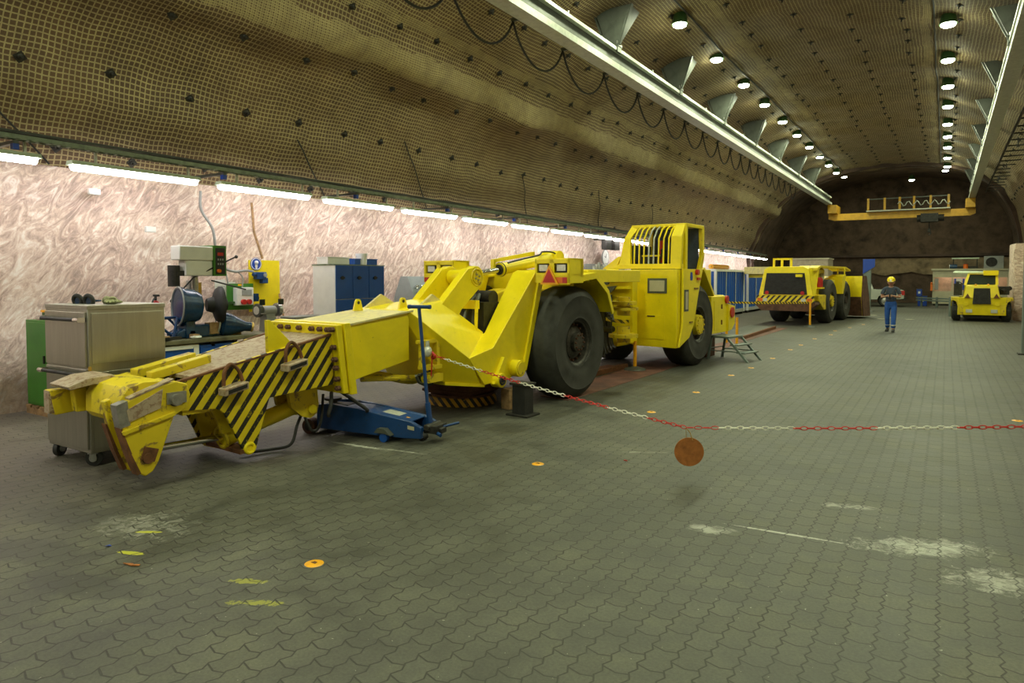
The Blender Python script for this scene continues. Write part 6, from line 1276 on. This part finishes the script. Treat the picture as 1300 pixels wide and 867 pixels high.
# the concave outline is built as two bodies: lower flank and greenhouse
obj('body', MB().prism([(0, .48), (.02, .95), (-.05, 1.03), (-3.55, 1.08), (-4.7, .98), (-4.9, .6), (-4.85, .44), (-4.42, .42), (-4.35, .62), (-4.17, .75), (-4.0, .78), (-3.83, .75), (-3.65, .62), (-3.58, .42), (-1.42, .42), (-1.35, .62), (-1.17, .75), (-1.0, .78), (-.83, .75), (-.65, .62), (-.58, .46)], 'y', 0, 1.75), 'carpaint', pk, bevel=.03)
obj('cab_roof', MB().loft([(-1.62, .05, 1.05), (-3.6, .05, 1.08), (-3.6, 1.70, 1.08), (-1.62, 1.70, 1.05)], [(-1.85, .18, 1.66), (-2.9, .18, 1.68), (-2.9, 1.57, 1.68), (-1.85, 1.57, 1.66)]), 'carpaint', pk, bevel=.03)
obj('side_window', MB().loft([(-1.85, .045, 1.14), (-2.55, .045, 1.15), (-2.55, .10, 1.15), (-1.85, .10, 1.14)], [(-1.98, .135, 1.56), (-2.55, .135, 1.58), (-2.55, .16, 1.58), (-1.98, .16, 1.56)]).loft([(-2.62, .045, 1.15), (-3.35, .045, 1.15), (-3.35, .10, 1.15), (-2.62, .10, 1.15)], [(-2.62, .135, 1.58), (-2.88, .135, 1.58), (-2.88, .16, 1.58), (-2.62, .16, 1.58)]), 'glass', pk)
obj('load_bed', MB().bx(-1.5, -.08, .12, 1.63, 1.045, 1.07), 'dark', pk)
for sx, y in ((-1, .0), (1, 1.75)):
    for x in (-1.0, -4.0):
        ty = obj('tyre', tyre_mb((x, y - sx * .01, .36), (0, sx, 0), .36, .24, .21), 'tyre', pk); obj('wheel_disc', MB().lathe([(.22, -.01), (.19, -.05), (.06, -.03), (0, -.02)], (x, y, .36), (0, sx, 0), 24), 'steel', ty)
obj('tail_lamp', MB().loft([(-.12, -.015, .72), (.03, -.015, .72), (.03, .12, .72), (-.12, .12, .72)], [(-.2, -.015, 1.0), (.03, -.015, .98), (.03, .12, .98), (-.2, .12, 1.0)]), 'red', pk, label='red tail lamp'); obj('rear_bumper', MB().bx(-.05, .12, .05, 1.7, .40, .58), 'dark', pk, bevel=.02)
obj('door_mirror', MB().box((-3.2, -.12, 1.2), (.10, .18, .16)), 'carpaint', pk)

t = thing('cream_cabin', 'plain brownish cream cabin showing above the parked loader hood', 'cabin', (-7.9, 43.2, 0)); obj('walls', MB().bx(0, 2.1, 0, 2.0, .05, 2.85), plain('brown_cream', (.40, .34, .25), .7), t); obj('roof', MB().bx(-.05, 2.15, -.05, 2.05, 2.85, 2.92), 'cream', t); obj('door', MB().bx(.3, 1.1, -.02, 0, .1, 2.1), 'grey', t)
def container(x, y, L_, h, lab):
    t = thing('blue_container', lab, 'container', (x, y, 0)); mb = MB(); n = int(L_ / .36)
    P_ = [(0, 0)]
    for k in range(n): a = k * L_ / n; w_ = L_ / n; P_ += [(0, a + w_ * .1), (-.05, a + w_ * .25), (-.05, a + w_ * .6), (0, a + w_ * .75)]
    P_ += [(0, L_), (-1.25, L_), (-1.25, 0)]
    obj('corrugated_wall', mb.prism(P_, 'z', .28, h), 'bluepaint', t); obj('base_frame', MB().bx(-1.28, .03, -.03, L_ + .03, .12, .28), 'grey', t); obj('top_frame', MB().bx(-1.28, .03, -.03, L_ + .03, h, h + .10), 'white', t)
    for y_ in (-.02, L_): obj('corner_post', MB().bx(-.05, .05, y_ - .04, y_ + .06, .12, h), 'white', t)
    obj('locking_bars', MB().cyl((.04, L_ * .32, .3), (.04, L_ * .32, h), .02).cyl((.04, L_ * .66, .3), (.04, L_ * .66, h), .02), 'galv', t)
    for y_ in (.1, L_ - .2): obj('foot', MB().bx(-1.2, 0, y_, y_ + .12, 0, .12), 'dark', t)
container(-8.5, 29.9, 4.9, 2.06, 'nearer blue corrugated container along the left wall')
container(-8.5, 35.6, 5.2, 2.0, 'farther blue corrugated container, partly behind the parked loader')
t = thing('white_locker', 'narrow white cupboard with shelves left of the blue containers', 'cupboard', (-8.75, 28.0, 0)); obj('side', MB().bx(-.4, .25, 0, .04, .05, 2.1).bx(-.4, .25, 1.2, 1.24, .05, 2.1).bx(-.42, -.38, 0, 1.24, .05, 2.1), 'white', t)
for k in range(5): obj('shelf', MB().bx(-.38, .22, .04, 1.2, .1 + k * .48, .13 + k * .48), 'white', t)
for k in range(4): obj('stored_parts', MB().box((-.1, .4, .22 + k * .48), (.4, .4, .18)).box((-.1, .9, .20 + k * .48), (.3, .3, .14)), 'grey', t)
obj('foot', MB().bx(-.4, .25, 0, 1.24, 0, .05), 'dark', t)
t = thing('yellow_swing_arm', 'yellow jib head reaching left from behind the parked loader', 'jib', (-6.6, 34.6, 0)); obj('mast', MB().bx(-.1, .1, -.1, .1, 0, 2.1), 'yellow', t); obj('head_box', MB().bx(-1.75, -.55, -.35, .35, 1.95, 2.3), 'yellow_top', t, bevel=.02); obj('arm', MB().bx(-1.6, .1, -.08, .08, 1.78, 1.95), 'yellow', t)
t = thing('orange_cylinder', 'orange gas cylinder lying on top of the nearer blue container', 'cylinder', (-9.0, 31.0, 2.17)); obj('cylinder', MB().cyl((0, -.1, .12), (0, 2.6, .12), .11, n=20).sph((0, 2.6, .12), .11, 16), 'orange' if False else 'amber', t); obj('valve', MB().cyl((0, -.25, .12), (0, -.1, .12), .04), 'brass', t)
for k, (x, y) in enumerate(((-2.35, 33.5), (-2.0, 34.5), (-1.3, 33.8), (-2.9, 36.6))):
    tag(obj('paint_patch', MB().prism([(.16 * math.cos(a * PI / 5) * (1 + .2 * math.sin(a * 3 + k)), .12 * math.sin(a * PI / 5)) for a in range(10)], 'z', 0, .004), 'cream', loc=(x, y, 0)), f'worn pale paint patch on the paving beyond the walking person, {ORD[k]} of four', 'paint patch')

# ------------------------------------------------------------------ the walking person
def skin(name, verts, edges, rad, mat, par, root=0, sub=2, label=None):
    me = bpy.data.meshes.new(name); me.from_pydata(verts, edges, []); o = bpy.data.objects.new(name, me); C.objects.link(o); o.parent = par
    sm = o.modifiers.new('skin', 'SKIN'); sm.use_smooth_shade = True
    for i, r in enumerate(rad):
        sv = me.skin_vertices[0].data[i]; sv.radius = (r, r) if not isinstance(r, tuple) else r; sv.use_root = (i == root)
    ss = o.modifiers.new('sub', 'SUBSURF'); ss.levels = sub; ss.render_levels = sub
    me.materials.append(M[mat]); tag(o, label); return o
ps = thing('person', 'person in yellow helmet, grey shirt and blue trousers walking towards us, holding a device', 'person', (-1.54, 25.8, 0), math.radians(-2))
# facing -Y.  body: one surface
V = [(0, .02, .95), (0, .02, 1.12), (0, .01, 1.30), (0, .0, 1.42), (0, -.01, 1.50), (0, -.035, 1.60), (0, -.045, 1.68)]
E_ = [(0, 1), (1, 2), (2, 3), (3, 4), (4, 5), (5, 6)]; Rr = [(.12, .09), (.12, .09), (.15, .10), (.13, .09), (.055, .055), (.075, .085), (.07, .08)]
hip = []
for s, fy, ky in ((1, -.20, -.14), (-1, .16, .02)):      # near leg forward, far leg behind
    b0 = len(V); V += [(s * .095, .02, .86), (s * .10, ky * .9, .50), (s * .095, fy + .02, .12), (s * .10, fy + (.0), .055), (s * .11, fy - .13, .035)]
    Rr += [.085, .062, .045, .04, .035]; E_ += [(0, b0), (b0, b0 + 1), (b0 + 1, b0 + 2), (b0 + 2, b0 + 3), (b0 + 3, b0 + 4)]
for s in (1, -1):
    b0 = len(V); V += [(s * .20, .0, 1.40), (s * .27, -.02, 1.14), (s * .13, -.22, 1.17), (s * .085, -.27, 1.19)]
    Rr += [.058, .046, .034, .030]; E_ += [(3, b0), (b0, b0 + 1), (b0 + 1, b0 + 2), (b0 + 2, b0 + 3)]
skin('body', V, E_, Rr, 'skin', ps)
# clothing, following the limbs
skin('trousers', [(0, .02, 1.08), (.0, .02, .93), (.095, .02, .84), (.10, -.12, .50), (.097, -.185, .10), (-.095, .02, .84), (-.10, .03, .50), (-.097, .165, .10)],
     [(0, 1), (1, 2), (2, 3), (3, 4), (1, 5), (5, 6), (6, 7)], [(.165, .13), (.165, .13), .105, .082, .072, .105, .082, .072], 'jeans', ps)
skin('shirt', [(0, .02, .92), (0, .02, 1.12), (0, .01, 1.32), (0, .0, 1.44), (.19, .0, 1.41), (.265, -.015, 1.22), (-.19, .0, 1.41), (-.265, -.015, 1.22)],
     [(0, 1), (1, 2), (2, 3), (3, 4), (4, 5), (3, 6), (6, 7)], [(.180, .145), (.168, .13), (.185, .125), (.12, .09), .078, .072, .078, .072], 'shirt', ps)
for s, y in ((1, -.17), (-1, .15)):
    obj('reflective_band', MB().torus((s * .098, y + .01 * s, .22), (0, 0, 1), .070, .022, 20, 6), 'lens', ps, label='pale reflective band')
for s, fy in ((1, -.20), (-1, .16)): obj('work_boot', MB().loft([(s * .10 - .045, fy + .06, 0), (s * .10 + .045, fy + .06, 0), (s * .11 + .05, fy - .2, 0), (s * .11 - .05, fy - .2, 0)], [(s * .10 - .045, fy + .055, .12), (s * .10 + .045, fy + .055, .12), (s * .11 + .04, fy - .19, .055), (s * .11 - .04, fy - .19, .055)]), 'black', ps, bevel=.02)
hh = obj('head_shape', MB().sph((0, -.055, 1.63), .094, 18, 1.18), 'skin', ps)
obj('nose', MB().sph((0, -.150, 1.625), .016, 8, 1.3), 'skin', hh)
for s in (1, -1): obj('ear', MB().sph((s * .092, -.045, 1.63), .022, 8, 1.4), 'skin', hh); obj('eye', MB().sph((s * .034, -.138, 1.645), .011, 8), 'black', hh)
obj('mouth', MB().box((0, -.143, 1.578), (.045, .008, .010)), 'red', hh)
obj('hair', MB().sph((0, -.03, 1.64), .099, 16, 1.1, 0.6, -.45), 'dark', hh)
hm = obj('helmet', MB().lathe([(0, .135), (.05, .128), (.09, .10), (.118, .05), (.125, .0), (.120, -.01), (.0, -.005)], (0, -.05, 1.69), (0, -.18, 1), 26).loft([(-.09, -.14, 1.665), (.09, -.14, 1.665), (.09, -.14, 1.68), (-.09, -.14, 1.68)], [(-.06, -.225, 1.645), (.06, -.225, 1.645), (.06, -.225, 1.655), (-.06, -.225, 1.655)]), 'amber', ps, label='yellow helmet'); hm.data.materials[0] = M['yellow']
obj('helmet_lamp', MB().cyl((0, -.17, 1.70), (0, -.20, 1.70), .03, n=14).box((0, -.21, 1.655), (.12, .02, .02)), 'white', hm)
for s in (1, -1):       # hands: palm, four fingers, thumb, closed on the device
    c = Vector((s * .075, -.285, 1.19)); V2 = [c, c + Vector((-s * .02, -.03, .01))]; E2 = [(0, 1)]; R2 = [(.028, .02), (.03, .018)]
    for f in range(4):
        k = len(V2); o_ = Vector((0, -.012 + .0, .026 - .018 * f)); V2 += [c + Vector((-s * .025, -.045, 0)) + o_, c + Vector((-s * .045, -.058 + .004 * f, 0)) + o_, c + Vector((-s * .06, -.045, 0)) + o_]; R2 += [.010, .009, .008]; E2 += [(1, k), (k, k + 1), (k + 1, k + 2)]
    k = len(V2); V2 += [c + Vector((-s * .02, .0, .035)), c + Vector((-s * .045, -.005, .045))]; R2 += [.011, .009]; E2 += [(0, k), (k, k + 1)]
    skin('hand', [tuple(v) for v in V2], E2, R2, 'skin', ps, sub=1)
t = thing('handheld_device', 'dark handheld device held by the person at chest height', 'device', (-1.54, 25.8, 0), math.radians(-2))
obj('case', MB().box((0, -.315, 1.18), (.10, .05, .15)).box((0, -.30, 1.10), (.08, .05, .06)), 'black', t, bevel=.008); obj('screen', MB().box((0, -.345, 1.20), (.07, .006, .06)), 'glass', t); obj('strap', MB().tube(curve_pts([(.09, -.13, 1.42), (.07, -.24, 1.32), (.05, -.31, 1.25)], 5), .008, 6).tube(curve_pts([(-.09, -.13, 1.42), (-.07, -.24, 1.32), (-.05, -.31, 1.25)], 5), .008, 6), 'black', t)
